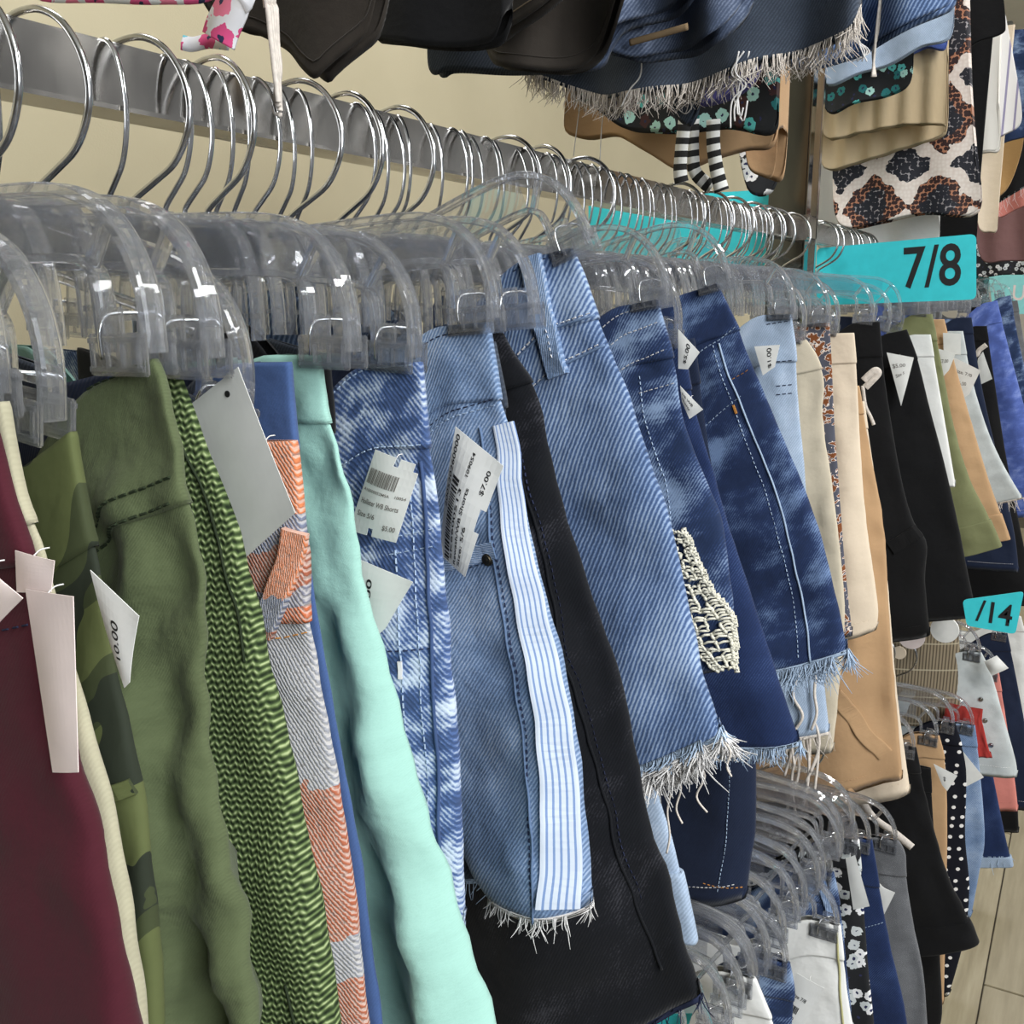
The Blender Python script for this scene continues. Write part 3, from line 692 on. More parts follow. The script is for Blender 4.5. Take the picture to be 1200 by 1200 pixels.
for a, b, c in (((600, 400), (655, 380), (699, 366)), ((600, 448), (660, 425), (711, 400))):
    g.seam(g.L(a, b, c), M['thread_w'], .0045, .003, .0005); g.cordline(g.L(*[(x, y+4) for x, y in (a, b, c)]), .0008, M['lightblue'], 'felled_seam')
g.seam(g.L((608, 312), (640, 304), (668, 297)), M['thread_navy'])
g.fray(M['thread_w'], 3200, (.006, .016), fluff=.75, r=.00065, q0=.45); g.fray(M['thread_lb'], 900, (.004, .009), fluff=.5, r=.0006, q0=.3, v=.988)
g = G['pale'] = Garment('denim_shorts', 'pale bleached denim shorts with turned up cuff showing under the mid blue frayed hem', [(690, 380), (720, 560), (736, 760), (752, 860), (771, 930), (788, 985), (802, 1045), (814, 1104)], M['pale'], Y=G['mid'].Y+.03, fold=.002, sag=(.2, .1), t=(.005, .009), hem='cuff')
g = G['lace'] = Garment('denim_shorts', 'faded dark blue denim shorts trimmed with cream crochet lace', [(769, 351), (780, 390), (791, 430), (798, 480), (812, 525), (830, 570), (846, 610), (856, 683), (861, 730), (862, 780)], M['darkblue'], fold=.003, sag=(.22, .4), t=(.006, .013), band=.044, hem='turn')
for a, b in (((702, 376), (768, 357)), ((715, 398), (782, 376)), ((728, 430), (791, 408)), ((752, 460), (795, 448))):
    g.seam(g.L(a, ((a[0]+b[0])/2, (a[1]+b[1])/2), b), M['thread_w'])
g.seam(g.L((752, 440), (762, 500), (782, 560), (792, 620)), M['thread_lb'])
g = G['navy'] = Garment('denim_shorts', 'long navy denim shorts with a short frayed hem behind the crochet trimmed pair', [(800, 400), (812, 470), (832, 540), (852, 610), (878, 690), (904, 770), (924, 830), (938, 872)], M['navy'], fold=.003, sag=(.3, .3), t=(.006, .014), hem='fray')
g.fray(M['thread_lb'], 700, (.004, .012), fluff=.4, q0=.2, r=.0005)
g = G['deep'] = Garment('denim_trousers', 'deep navy cropped jeans hanging lower than the shorts around them', [(812, 396), (836, 560), (866, 720), (884, 860), (886, 960), (880, 1010), (874, 1052)], M['deepnavy'], Y=G['navy'].Y+.05, fold=.003, sag=(.3, .4), t=(.006, .012), hem='turn', cat='trousers')
g.seam(g.L((862, 880), (858, 960), (846, 1040)), M['thread_lb']); g.seam(g.L((830, 1026), (873, 1036)), M['thread_o'])
g = G['indigo'] = Garment('denim_shorts', 'dark indigo denim shorts with piped side seam, notched pocket and frayed hem', [(839, 332), (852, 358), (864, 382), (878, 420), (892, 452), (916, 510), (942, 570), (964, 635), (980, 700), (994, 764)], M['indigo'], fold=.004, sag=(.4, .55), t=(.006, .016), band=.044, hem='fray', seed=3)
g.cordline(g.L((845, 402), (856, 440), (876, 485), (898, 540), (920, 600), (936, 670), (948, 730), (953, 772)), .0009, M['thread_lb'], 'piping')
g.seam(g.L((838, 404), (848, 440), (866, 485), (886, 540), (908, 600), (926, 670), (936, 730), (940, 770)), M['thread_lb'])
g.seam(g.L((824, 410), (845, 398), (864, 382)), M['thread_lb']); g.seam(g.L((818, 500), (846, 482), (872, 462)), M['thread_lb'])
g.seam(g.L((860, 444), (874, 436), (884, 430)), M['thread_o']); g.ribbon('amber_bar_tack', g.L((862, 474), (866, 484)), .002, .0002, .001, M['thread_o'])
g.fray(M['thread_lb'], 1100, (.010, .022), fluff=.45, q0=.2, r=.0005)
g = G['paleblue'] = Garment('denim_shorts', 'pale washed blue denim shorts with long dangling white threads', [(926, 368), (932, 410), (934, 450), (937, 490), (942, 540), (948, 620), (956, 700), (966, 800), (972, 860)], M['pale'], fold=.003, sag=(.05, .3), t=(.006, .012), band=.05, hem='fray')
for a, b in (((900, 380), (926, 376)), ((905, 424), (933, 422)), ((912, 452), (935, 450)), ((912, 462), (936, 460))): g.seam(g.L(a, b), M['thread_navy'], .006, .004, .0006)
g.fray(M['cord'], 300, (.008, .03), fluff=.25)
g = G['beige'] = Garment('chino_shorts', 'beige cotton shorts hanging beside the leopard print pair', [(944, 398), (958, 420), (966, 450), (964, 490), (974, 560), (984, 640), (990, 720), (984, 800), (976, 880)], M['beige'], Y=G['paleblue'].Y+.10, fold=.006, sag=(.3, .4), t=(.006, .014))
g = G['leopard'] = Garment('leopard_print_shorts', 'grey and brown leopard print shorts between two beige pairs', [(972, 378), (975, 430), (978, 500), (984, 580), (990, 660), (999, 745)], M['leopard'], fold=.003, sag=(.1, .3), t=(.006, .012), band=0)
g = G['creams'] = Garment('chino_shorts', 'pinkish cream cotton shorts in front of the long tan pair', [(1000, 390), (1004, 440), (1008, 520), (1014, 600), (1022, 660), (1029, 712), (1027, 738)], M['cream'], fold=.004, sag=(.05, .5), t=(.006, .014), Y=1.36)
g = G['tan'] = Garment('chino_shorts', 'long tan chino shorts with a fold across the leg and pale hem lining', [(1006, 452), (1022, 540), (1036, 620), (1042, 720), (1050, 820), (1058, 912)], M['tan'], fold=.008, sag=(.1, .5), t=(.008, .02), Y=1.42, hem='turn')
g.ribbon('side_tape', g.L((985, 800), (1015, 850), (1040, 880)), .022, .0012, .0014, M['tan'])
g = G['creamhem'] = Garment('cream_shorts', 'cream shorts whose hem shows beneath the long tan chino shorts', [(1012, 470), (1036, 640), (1050, 800), (1060, 880), (1067, 928)], M['cream'], fold=.005, sag=(.1, .6), t=(.008, .016), Y=1.47)
g = G['blk1'] = Garment('black_shorts', 'black cotton shorts with a buttoned side flap and slit hem', [(1030, 377), (1034, 420), (1042, 480), (1056, 560), (1070, 610), (1086, 636), (1084, 680), (1090, 744)], M['blk'], fold=.003, sag=(.02, .4), t=(.008, .02), Y=1.56, band=.05)
g.ribbon('side_flap', g.L((1046, 640), (1066, 628), (1084, 622)), .02, .002, .0015, M['blk'])
g = G['blk2'] = Garment('black_shorts', 'plain black cotton shorts with a large white price tag', [(1062, 386), (1076, 424), (1090, 480), (1106, 540), (1122, 610), (1134, 670), (1145, 722)], M['blk'], fold=.003, sag=(.3, .3), t=(.008, .02), Y=1.74, band=.05)
g = G['whitep'] = Garment('white_shorts', 'plain white shorts seen as a thin strip beside the black pairs', [(1090, 392), (1098, 440), (1110, 510), (1120, 570)], M['white'], fold=.002, sag=(.02, .2), t=(.006, .012), Y=1.9)
g = G['sage'] = Garment('sage_green_shorts', 'sage green cotton shorts with ruched turned hem', [(1092, 368), (1104, 430), (1118, 500), (1136, 560), (1156, 600), (1173, 640)], M['sage'], fold=.008, sag=(.02, .5), t=(.01, .025), Y=2.05, hem='cuff', band=.05)
g = G['tan2'] = Garment('chino_shorts', 'sand coloured shorts with rolled cuff next to the sage green pair', [(1106, 374), (1120, 430), (1140, 500), (1158, 560), (1172, 600), (1183, 632)], M['tan'], fold=.005, sag=(.02, .3), t=(.01, .02), Y=2.2, hem='cuff', band=.05)
g = G['wwash'] = Garment('denim_shorts', 'white washed denim shorts with a soft frayed hem at the right edge', [(1128, 388), (1138, 440), (1156, 500), (1176, 545), (1199, 584)], M['whitewash'], fold=.004, sag=(.02, .4), t=(.01, .02), Y=2.4, hem='fray', band=.05)
g.fray(M['cord'], 260, (.01, .03), fluff=.3, r=.0007)
g = G['navy2'] = Garment('denim_trousers', 'plain dark navy trousers hanging below the sand coloured shorts', [(1138, 372), (1150, 450), (1170, 540), (1188, 620), (1194, 670)], M['deepnavy'], fold=.003, sag=(.02, .05), t=(.01, .02), Y=2.65, hem='turn', cat='trousers')
g = G['dk3'] = Garment('black_shorts', 'black shorts with dark waistband between navy trousers and bright blue denim', [(1156, 382), (1166, 450), (1180, 540), (1200, 640), (1215, 710)], M['blk'], fold=.003, sag=(.02, .05), t=(.01, .02), Y=2.9)
g = G['bright'] = Garment('denim_shorts', 'bright blue acid washed denim shorts at the right edge of the photo', [(1168, 352), (1180, 400), (1196, 460), (1214, 530), (1230, 600)], M['bright'], fold=.005, sag=(.3, .3), t=(.012, .03), Y=3.1, band=.06)
g = G['dden'] = Garment('denim_shorts', 'dull blue denim shorts with heavy seams behind the bright blue pair', [(1184, 346), (1194, 400), (1208, 460), (1226, 540)], M['darkblue'], fold=.005, sag=(.3, .3), t=(.012, .03), Y=3.5, band=.06)
g = G['greyp'] = Garment('grey_shorts', 'slim grey shorts farthest along the main bar', [(1192, 352), (1200, 400), (1212, 470)], M['grey'], fold=.004, sag=(.1, .2), t=(.012, .02), Y=3.9)
g = G['plaid'] = Garment('check_shorts', 'brown check shorts with a turned up cuff below the black shorts', [(1096, 560), (1108, 640), (1118, 700), (1126, 770), (1134, 848)], M['plaid'], fold=.003, sag=(.02, .25), t=(.01, .02), Y=1.88, hem='cuff', band=0)
for k, g in G.items():
    if k in ('sblue', 'lblue_shade', 'pale', 'deep', 'plaid', 'navy2'): continue
    g.hang()
# ---- hangers crowding the bar between the ones named above: narrow ones holding nothing
used = sorted(g.Y for k, g in G.items())
Y = .245; n = 0; extra = []
while Y < 1.50:
    if min(abs(Y-u) for u in used) > .006: extra.append(Y)
    Y += random.choice((.013, .018, .022, .015))
for Y in extra:
    def short(k): return re.split(r',| with | between| behind| beside| hanging| below| next| trimmed| showing| seen| in front| under| farthest| whose| at ', G[k].root['label'])[0]
    order = sorted((g.Y, k) for k, g in G.items()); lo = [k for y, k in order if y <= Y]; hi = [k for y, k in order if y > Y]
    lab = 'narrow hanger between '+short((lo or hi)[-1 if lo else 0])+' and '+short((hi or lo)[0])
    if len(lab.split()) > 16: lab = 'narrow clear hanger just behind '+short((lo or hi)[-1 if lo else 0])
    hanger(Y, random.uniform(-.05, .05), lab, 'narrow clear hangers between the others on the main bar', scale=.45, clips=False)
def copy_thing(r, y):
    c = r.copy(); COL.objects.link(c); c.location.y = y
    for ch in list(r.children):
        d = ch.copy(); COL.objects.link(d); d.parent = c
    return c
protos = []
for m_ in ('deepnavy', 'darkgrey', 'blk'):
    gg = Garment('dark_shorts', 'dark shorts glimpsed behind the clear hangers on the main bar', None, M[m_], Y=0, pts3=[(-.335, -.028), (-.332, -.08), (-.325, -.16), (-.318, -.25)], fold=.002, t=(.003, .006), Nv=16, group='dark shorts glimpsed behind the clear hangers')
    protos.append(gg)
ys = [y for y in extra if min(abs(y-u) for u in used) > .009][:30:2]
for i, y in enumerate(ys):
    if i < 3: protos[i].root.location.y = y
    else: copy_thing(protos[i % 3].root, y)
for i in range(16):
    hanger(1.78+i*.075, random.uniform(-.05, .12), 'clear clip hanger on the main bar beyond the polished upright', 'clear hangers beyond the upright', X=RX+random.uniform(-.0, .0))

# ---- lower bar
def low(key, name, label, edge, mat, Y, hang=True, half=.14, **kw):
    x = onY(edge[0][0], edge[0][1], Y).x
    kw.setdefault('cat', 'shorts'); kw.setdefault('sag', (.05, .2)); kw.setdefault('t', (.006, .014)); kw.setdefault('fold', .003)
    g = G[key] = Garment(name, label, edge, mat, Y=Y, xc=x-half, group='garments on the lower hanging bar', Nv=30, **kw)
    if hang: g.hang2 = hanger(Y, 0, 'lower bar clip hanger holding the '+re.split(r',| with | between| behind| beside| hanging| below| next| at | seen | under | right of | to the | lowest | on ', label)[0], 'clear hangers on the lower bar', X=x-.14, zn=g.top.z-CZ+.05)
    return g
low('lw1', 'white_shorts', 'plain white shorts below the ragged black hem at the bottom edge', [(884, 1146), (896, 1175), (912, 1215)], M['white'], .80, extend=.25)
g = low('lnavy', 'denim_shorts', 'small dark blue denim shorts beside the white pair at the bottom', [(924, 1128), (930, 1160), (928, 1200), (926, 1230)], M['darkblue'], .87, extend=.2)
g.seam(g.L((895, 1140), (924, 1136)), M['thread_lb'])
g = low('lw2', 'white_shorts', 'off white shorts with faint pink flowers and yellow side piping', [(984, 1084), (988, 1120), (994, 1170), (1002, 1215)], M['white'], .99, extend=.25, fold=.004)
g.cordline(g.L((981, 1090), (984, 1130), (986, 1165), (990, 1200)), .0012, fabric('pale_yellow_piping', (214, 208, 140)), 'piping')
g = low('lden', 'denim_shorts', 'blue denim shorts with contrast belt loop under the dangling threads', [(976, 1022), (982, 1050), (988, 1090), (994, 1150)], M['darkblue'], 1.07, extend=.2)
g.ribbon('belt_loop', g.L((962, 1026), (970, 1050), (976, 1070)), .011, .002, .0015, M['medblue'])
g = low('lflo', 'flower_print_shorts', 'black and white flower print shorts, a thin strip on the lower bar', [(1006, 984), (1012, 1060), (1018, 1140), (1026, 1215)], M['floral_b'], 1.14, extend=.2)
g = low('ldd', 'denim_shorts', 'dark blue denim shorts with a stitched yoke on the lower bar', [(1021, 984), (1034, 1060), (1046, 1120), (1058, 1170), (1066, 1215)], M['navy'], 1.20, extend=.2, band=.06)
g.seam(g.L((1004, 1086), (1040, 1080)), M['thread_lb'])
g = low('lgrey', 'jersey_shorts', 'grey marl jersey shorts with elasticated waist on the lower bar', [(1052, 985), (1060, 1000), (1062, 1030), (1072, 1090), (1082, 1140), (1088, 1215)], M['grey'], 1.30, extend=.15, fold=.006, band=.05)
g = low('lblk', 'black_shorts', 'black flared shorts with deep hem band on the lower bar', [(1073, 876), (1082, 920), (1098, 985), (1114, 1035), (1130, 1066), (1146, 1104)], M['blk'], 1.50, fold=.006, sag=(.05, .6), t=(.006, .02), hem='cuff')
g = low('lblk2', 'black_leggings', 'black leggings hanging below the flared black hem', [(1090, 900), (1098, 1040), (1102, 1130), (1104, 1190), (1096, 1215)], M['blk'], 1.55, hang=False, cat='leggings')
g = low('ltan', 'tan_shorts', 'light tan shorts with side pleat beside the polka dot pair', [(1100, 862), (1108, 900), (1110, 980), (1108, 1080), (1106, 1176)], M['tan'], 1.61, hem='turn')
g = low('lpol', 'polka_dot_trousers', 'black polka dot trousers with small white dots on the lower bar', [(1119, 848), (1132, 900), (1131, 980), (1136, 1040), (1130, 1100), (1112, 1166)], M['polka'], 1.71, cat='trousers')
g = low('lld', 'denim_trousers', 'faded light blue jeans to the right of the polka dot trousers', [(1142, 850), (1148, 900), (1154, 980), (1148, 1020), (1138, 1074)], M['lightblue'], 1.80, cat='trousers')
g = low('ldf', 'denim_shorts', 'dark denim shorts with pale frayed cuff above the wooden floor', [(1152, 850), (1164, 910), (1176, 970), (1186, 1014)], M['navy'], 1.95, hem='fray', sag=(.05, .35))
g.bandstrip('cuff', .93, 1, .003, M['pale']); g.fray(M['thread_lb'], 120, (.005, .02), v=.93, r=.0007)
g = low('ljk', 'denim_jacket', 'white denim jacket with silver snap buttons under the teal sign', [(1150, 764), (1162, 790), (1176, 840), (1190, 890), (1192, 910)], M['whitewash'], 1.88, cat='jacket', legs=False, band=0, sag=(.1, .15), t=(.008, .016))
for p in ((1150, 817), (1155, 842), (1162, 871)): g.button(*g.at(*p), r=.0045, m=M['chrome'], nm='snap_button')
g = low('lrib', 'red_strap', 'orange red patterned strap hanging beside the white denim jacket', [(1146, 830), (1152, 850), (1158, 875), (1163, 888)], M['red'], 1.84, hang=False, cat='strap', legs=False, band=0, t=(.002, .004), half=.022, dip=0)
g = low('lcor', 'coral_trousers', 'coral trousers seen as a thin strip behind the white denim jacket', [(1170, 788), (1180, 850), (1190, 920), (1193, 950)], M['coral'], 2.1, cat='trousers')
g = low('lnv', 'denim_trousers', 'dark navy jeans right of the white denim jacket', [(1180, 742), (1192, 800), (1204, 870), (1210, 950)], M['deepnavy'], 2.25, cat='trousers', sag=(.2, .1))
g = low('lbk3', 'black_shorts', 'black shorts lowest behind the coral trousers above the floor', [(1180, 800), (1190, 900), (1194, 975)], M['blk'], 2.4, hang=False)
g = low('lwh3', 'white_trousers', 'white trousers at the right edge beyond the teal sign', [(1196, 722), (1204, 760), (1212, 850)], M['white'], 2.6, hang=False, cat='trousers')
g = low('lden4', 'denim_shorts', 'mid blue denim shorts with frayed hem at the right edge', [(1200, 760), (1210, 840), (1222, 905)], M['darkblue'], 2.75, hang=False, hem='fray')
g.fray(M['thread_w'], 100, (.01, .03), r=.001)
for i in range(13):
    hanger(.70+i*.036, random.uniform(-.08, .05), 'clear clip hanger crowded on the lower bar near the bottom of the photo', 'clear hangers crowded on the lower bar', X=-.355+i*.002, zn=-.535)

# ---- garments of the bar above: only their hems reach into the photo
def drape(name, label, Y, bottom, mat, cat, top=.60, topx=None, thick=.006, fold=.005, freq=70, group='garments on the bar above', frayed=None, flen=(.006, .016), fn=200, hemline=None, n=56):
    P = [onY(x, y, Y) for x, y in bottom]
    P = smooth_pts([(p.x, 0, p.z) for p in P], 5)
    L = [0]
    for a, b in zip(P, P[1:]): L.append(L[-1]+(b-a).length)
    def at(f):
        l = f*L[-1]; i = 0
        while i < len(L)-2 and L[i+1] < l: i += 1
        return P[i].lerp(P[i+1], (l-L[i])/max(1e-9, L[i+1]-L[i]))
    cx = (P[0].x+P[-1].x)/2; zt = CZ+top
    root = empty(name, (cx, Y, zt), label, cat, group)
    tx0, tx1 = (P[0].x, P[-1].x) if topx is None else (onY(topx[0], 0, Y).x, onY(topx[1], 0, Y).x)
    sd = random.random()*40
    def pt(f, h, side, off=0):
        b = at(f); x = lerp(b.x, lerp(tx0, tx1, f), h); z = lerp(b.z, zt, h)
        e = min(f, 1-f); T = min(1, max(0, e/.05))**.5
        fo = fold*(1-.55*h)*T*(math.sin(x*freq+sd+h*2)+.7*noise.noise(Vector((x*25, z*12, sd))))
        return Vector((x, Y+side*thick*T*(1-.5*h)+fo+side*off, z))
    bm = bmesh.new(); uvl = bm.loops.layers.uv.new('UVMap')
    hs = [0, .01, .03, .06, .1, .15, .22, .3, .4, .52, .64, .78, .9, 1]
    rings = []
    for h, o in [(.012, -.0015)]+[(h, 0) for h in hs]:
        fs = [i/n for i in range(n+1)]
        rings.append([(bm.verts.new(pt(f, h, sd_, o)), f, h) for f, sd_ in [(f, -1) for f in fs]+[(f, 1) for f in fs[::-1][1:-1]]])
    for a, b in zip(rings, rings[1:]):
        m = len(a)
        for k in range(m):
            j = (k+1) % m; f = bm.faces.new((a[k][0], a[j][0], b[j][0], b[k][0]))
            for lp, q in zip(f.loops, (a[k], a[j], b[j], b[k])): lp[uvl].uv = (q[0].co.x, q[0].co.z)
    put('body', bm, mat, root)
    if hemline:
        bm = bmesh.new(); tube(bm, [pt(i/40, .02, -1, .0003) for i in range(1, 40)], .0005, 5); put('hem_edge', bm, hemline, root)
    if frayed:
        bm = bmesh.new()
        for i in range(fn):
            f = random.random(); p = pt(f, 0, random.choice((-1, 1))); l = random.uniform(*flen)
            d = Vector((random.gauss(0, .3), random.gauss(0, .3), -1)).normalized()
            c = Vector((random.gauss(0, .3), random.gauss(0, .3), 0))*l
            tube(bm, [p+Vector((0, 0, .003)), p+d*l*.5, p+d*l+c], [.0005, .0004, .0002], 3, cap=False)
        put('frayed_hem', bm, frayed, root, kind='stuff')
    root['pt'] = 0; del root['pt']
    return root, pt
drape('suede_wrap_skirt', 'dark brown suede skirt with a pointed corner touching the chrome hooks', .50, [(240, -20), (262, 22), (282, 37), (300, 40), (325, 52), (345, 64), (365, 84), (384, 97), (394, 88), (406, 74), (420, 58), (432, 42), (440, 10), (446, -30)], M['suede'], 'skirt', hemline=M['suede'])
drape('black_skirt', 'black skirt hem between the pointed and the rounded brown suede skirts', .57, [(415, 20), (432, 44), (446, 49), (475, 53), (505, 57), (535, 57), (562, 54), (585, 46), (600, 10)], M['blk'], 'skirt')
drape('suede_skirt', 'dark brown suede skirt with rounded overlapping hem above the hanging bar', .66, [(540, -25), (556, 30), (572, 62), (590, 80), (620, 85), (650, 84), (676, 74), (700, 55), (722, 25), (748, -25)], M['suede'], 'skirt', thick=.006, fold=.011, hemline=M['suede'])
drape('suede_overlap', 'smaller curved flap of brown suede in front of the rounded skirt', .63, [(545, -25), (560, 20), (574, 48), (600, 36), (640, 14), (680, -25)], M['suede'], 'skirt', hemline=plain('tan_cut_edge', (110, 96, 78)))
drape('denim_shorts', 'slate grey denim shorts hem with rolled corner beside the brown suede', .72, [(507, 20), (508, 72), (513, 88), (522, 91), (534, 86), (580, 86), (650, 87)], M['darkgrey'], 'shorts')
drape('denim_shorts', 'folded blue denim shorts overhead, darkest fold right of the suede skirt', .76, [(622, 40), (630, 72), (650, 84), (690, 84), (706, 76), (714, 56), (728, 34), (756, 20), (800, 8), (830, -20)], M['slate'], 'shorts', thick=.011, fold=.012)
drape('denim_shorts', 'folded blue denim shorts overhead with tan lined pocket', .80, [(700, 30), (712, 62), (738, 70), (752, 72), (780, 62), (822, 60), (852, 48), (872, 26), (884, -10)], M['slate'], 'shorts', thick=.012, fold=.014)
bm = bmesh.new(); tube(bm, smooth_pts([onY(*p, .772) for p in ((738, 50), (760, 44), (785, 37), (806, 31))], 5), .0026, 8, flat=.6); tag(put('drawstring', bm, M['cordtan'], None), 'thick tan cord edging in the folded denim overhead', 'cord')
drape('denim_shorts', 'faded denim shorts overhead with a long ragged pale fringe', .86, [(622, 60), (628, 88), (650, 98), (680, 108), (712, 116), (745, 114), (780, 106), (820, 98), (862, 88), (900, 72), (950, 58), (1000, 42), (1010, 10)], M['darkgrey'], 'shorts', frayed=M['cord'], fn=900, flen=(.006, .02), fold=.008)
drape('violet_shorts', 'violet denim shorts corner showing below the ragged fringe overhead', .93, [(806, 70), (812, 118), (822, 124), (850, 116), (880, 98), (900, 60)], M['purple'], 'shorts')
drape('pocket_bag', 'dark denim pocket corner with white edge hanging below the fringe', .90, [(776, 90), (786, 124), (806, 148), (818, 134), (822, 100)], M['darkgrey'], 'shorts', hemline=M['thread_w'])
drape('denim_shorts', 'sky blue denim shorts overhead left of the snakeskin print', .97, [(900, 40), (915, 70), (940, 82), (965, 78), (985, 68), (1020, 52), (1062, 38), (1112, 10), (1120, -20)], M['medblue'], 'shorts', fold=.012, thick=.01)
drape('flower_print_skirt', 'dark teal flower print skirt hem above the black and white ties', 1.02, [(670, 100), (682, 116), (702, 128), (730, 150), (762, 155), (800, 157), (850, 150), (905, 158), (912, 120)], M['floral_d'], 'skirt', frayed=None)
drape('tan_skirt', 'tan skirt hem hanging over the main bar under the teal flower print', 1.10, [(672, 110), (665, 152), (686, 163), (724, 160), (762, 180), (796, 200), (832, 190), (872, 176), (905, 170), (912, 120)], M['tan'], 'skirt')
drape('flower_print_shorts', 'black flower print shorts corner beside the polished upright', 1.25, [(864, 150), (878, 222), (900, 226), (912, 200)], M['floral_b'], 'shorts')
drape('tan_shorts', 'tan shorts with gathered hem half hidden by the polished upright', 1.16, [(878, 150), (882, 196), (896, 208), (912, 206), (918, 150)], M['tan'], 'shorts', thick=.02)
def strip(name, label, cat, pts, Y, wpx, mat, group=None, n=4):
    """flat cloth band with thickness following pixels in the plane Y"""
    P = smooth_pts([onY(x, y, Y+(p[0] if p else 0)) for x, y, *p in pts], 6)
    w = wpx*(onY(600, 300, Y)-onY(601, 300, Y)).length
    bm = bmesh.new(); uvl = bm.loops.layers.uv.new('UVMap'); rings = []; L = 0
    for i, p in enumerate(P):
        t = (P[min(i+1, len(P)-1)]-P[max(i-1, 0)]).normalized(); sd = Vector((0, 1, 0)).cross(t).normalized()
        if i: L += (P[i]-P[i-1]).length
        tw = Vector((0, .15*math.sin(L*60), 0))
        rings.append([(bm.verts.new(p+(sd+tw)*a*w/2+Vector((0, b, 0))), a*w/2, L) for a, b in ((-1, -.0006), (0, -.0014), (1, -.0006), (1, .0006), (0, .0014), (-1, .0006))])
    for a, b in zip(rings, rings[1:]):
        for k in range(6):
            j = (k+1) % 6; f = bm.faces.new((a[k][0], a[j][0], b[j][0], b[k][0]))
            for lp, q in zip(f.loops, (a[k], a[j], b[j], b[k])): lp[uvl].uv = (q[1], q[2])
    bm.faces.new([v[0] for v in rings[0]][::-1]); bm.faces.new([v[0] for v in rings[-1]])
    return tag(put(name, bm, mat), label, cat, group)
strip('tie_belt', 'black and white checked tie, longest of the three over the bar', 'tie', [(836, 140), (836, 170), (840, 200), (846, 224)], .99, 13, M['gingham'])
strip('tie_belt', 'black and white checked tie, leftmost of the three over the bar', 'tie', [(803, 140), (799, 170), (797, 200), (799, 214)], .985, 13, M['gingham'])
strip('tie_belt', 'black and white checked tie curving right, middle one of the three', 'tie', [(812, 140), (812, 175), (814, 200), (826, 214), (834, 220)], 1.0, 12, M['gingham'])
strip('fabric_sash', 'white pink and yellow flower print sash hanging at the top left', 'sash', [(300, -420), (292, -200), (285, -30), (276, 0), (262, 30), (256, 48)], .44, 46, M['floral_s'])
strip('fabric_sash', 'short folded end of the flower print sash curling left above the hooks', 'sash', [(268, 50, 0), (246, 48, .006), (226, 52, .004), (214, 50, 0)], .45, 17, M['floral_s'])
strip('fabric_sash', 'flower print sash edge along the very top left', 'sash', [(20, -420), (24, -60), (40, -8), (120, -3), (190, -1), (250, -8), (268, -60), (275, -420)], .40, 12, M['floral_s'])
def threads(name, label, paths, r, m, group=None, cat='thread', jit=0):
    bm = bmesh.new()
    for Y, pts in paths: tube(bm, smooth_pts([onY(x, y, Y) for x, y in pts], 5), r, 5)
    return tag(put(name, bm, m), label, cat, group)
threads('loose_thread', 'fine loose thread left of two hanging over the main bar', [(.95, [(684, 80), (680, 120), (676, 150), (672, 183)])], .0005, M['thread_w'])
threads('loose_thread', 'fine loose thread right of two hanging over the main bar', [(.95, [(710, 80), (709, 110), (705, 150), (703, 188)])], .0005, M['thread_w'])
threads('loose_thread', 'looped loose thread under the ragged denim overhead', [(.84, [(752, 72), (750, 90), (738, 105), (728, 125)])], .0006, M['thread_w'])
threads('cotton_tassel', 'thick off white cotton cord dangling onto the chrome hooks', [(.45+.002*i, [(309+3*i, -420), (311+3*i, -30), (314+3*i, 10), (318+2.2*i, 50), (322+1.8*i, 85), (325+i*(-1)**i*1.2, 110+6*i), (326+i, 120+5*i)]) for i in range(4)], .0017, M['cord'], cat='cord')
threads('frayed_threads', 'knotted white threads hanging from the fringe left of the upright', [(.84+.003*i, [(866+6*i, 60), (862+5*i*(-1)**i, 85), (874-4*i, 100), (858+3*i, 118+6*i), (856+5*i, 150-8*i)]) for i in range(5)], .0007, M['thread_w'])
threads('frayed_threads', 'white cord dangling over the teal flower print skirt', [(.96+.002*i, [(1031+2*i, 0), (1027+2*i, 35), (1025-i, 60), (1022+2*i, 90)]) for i in range(3)], .0011, M['cord'])
threads('frayed_threads', 'short white threads knotted above the polished upright', [(.95+.002*i, [(998+4*i, 20), (1004-3*i, 40), (1010+3*i, 60), (1016-6*i, 72)]) for i in range(4)], .0006, M['thread_w'])

# ---- garments on the bar above, beyond the upright
kw = dict(group='garments on the bar above beyond the upright')
drape('denim_shorts', 'pale blue denim shorts beyond the polished upright', 1.72, [(962, 60), (970, 100), (1010, 86), (1050, 72), (1082, 55), (1112, 44), (1118, 10)], M['pale'], 'shorts', **kw)
drape('flower_print_shorts', 'teal and black flower print shorts over the gathered beige hem', 1.78, [(960, 90), (970, 132), (1002, 122), (1040, 112), (1066, 98), (1071, 60), (1072, 30)], M['floral_d'], 'shorts', **kw)
drape('gathered_shorts', 'beige shorts with gathered hem, front leg', 1.86, [(962, 120), (968, 162), (1010, 156), (1060, 147), (1102, 146), (1108, 138), (1108, 40)], M['sand'], 'shorts', fold=.006, freq=170, thick=.01, **kw)
drape('gathered_shorts', 'beige shorts with gathered hem, back leg behind and below', 1.93, [(962, 150), (968, 198), (1010, 190), (1060, 174), (1098, 162), (1110, 146), (1110, 60)], M['sand'], 'shorts', fold=.005, freq=150, thick=.01, **kw)
drape('snakeskin_print_shorts', 'black brown and white snakeskin print shorts above the large teal sign', 2.0, [(978, 180), (985, 262), (1030, 262), (1080, 251), (1146, 248), (1141, 170)], M['snake'], 'shorts', topx=(980, 1128), fold=.004, thick=.02, **kw)
drape('denim_shorts', 'small patch of bright blue denim shorts above the beige pair', 1.83, [(1056, 20), (1060, 62), (1086, 56), (1108, 58), (1112, 20)], M['bright'], 'shorts', **kw)
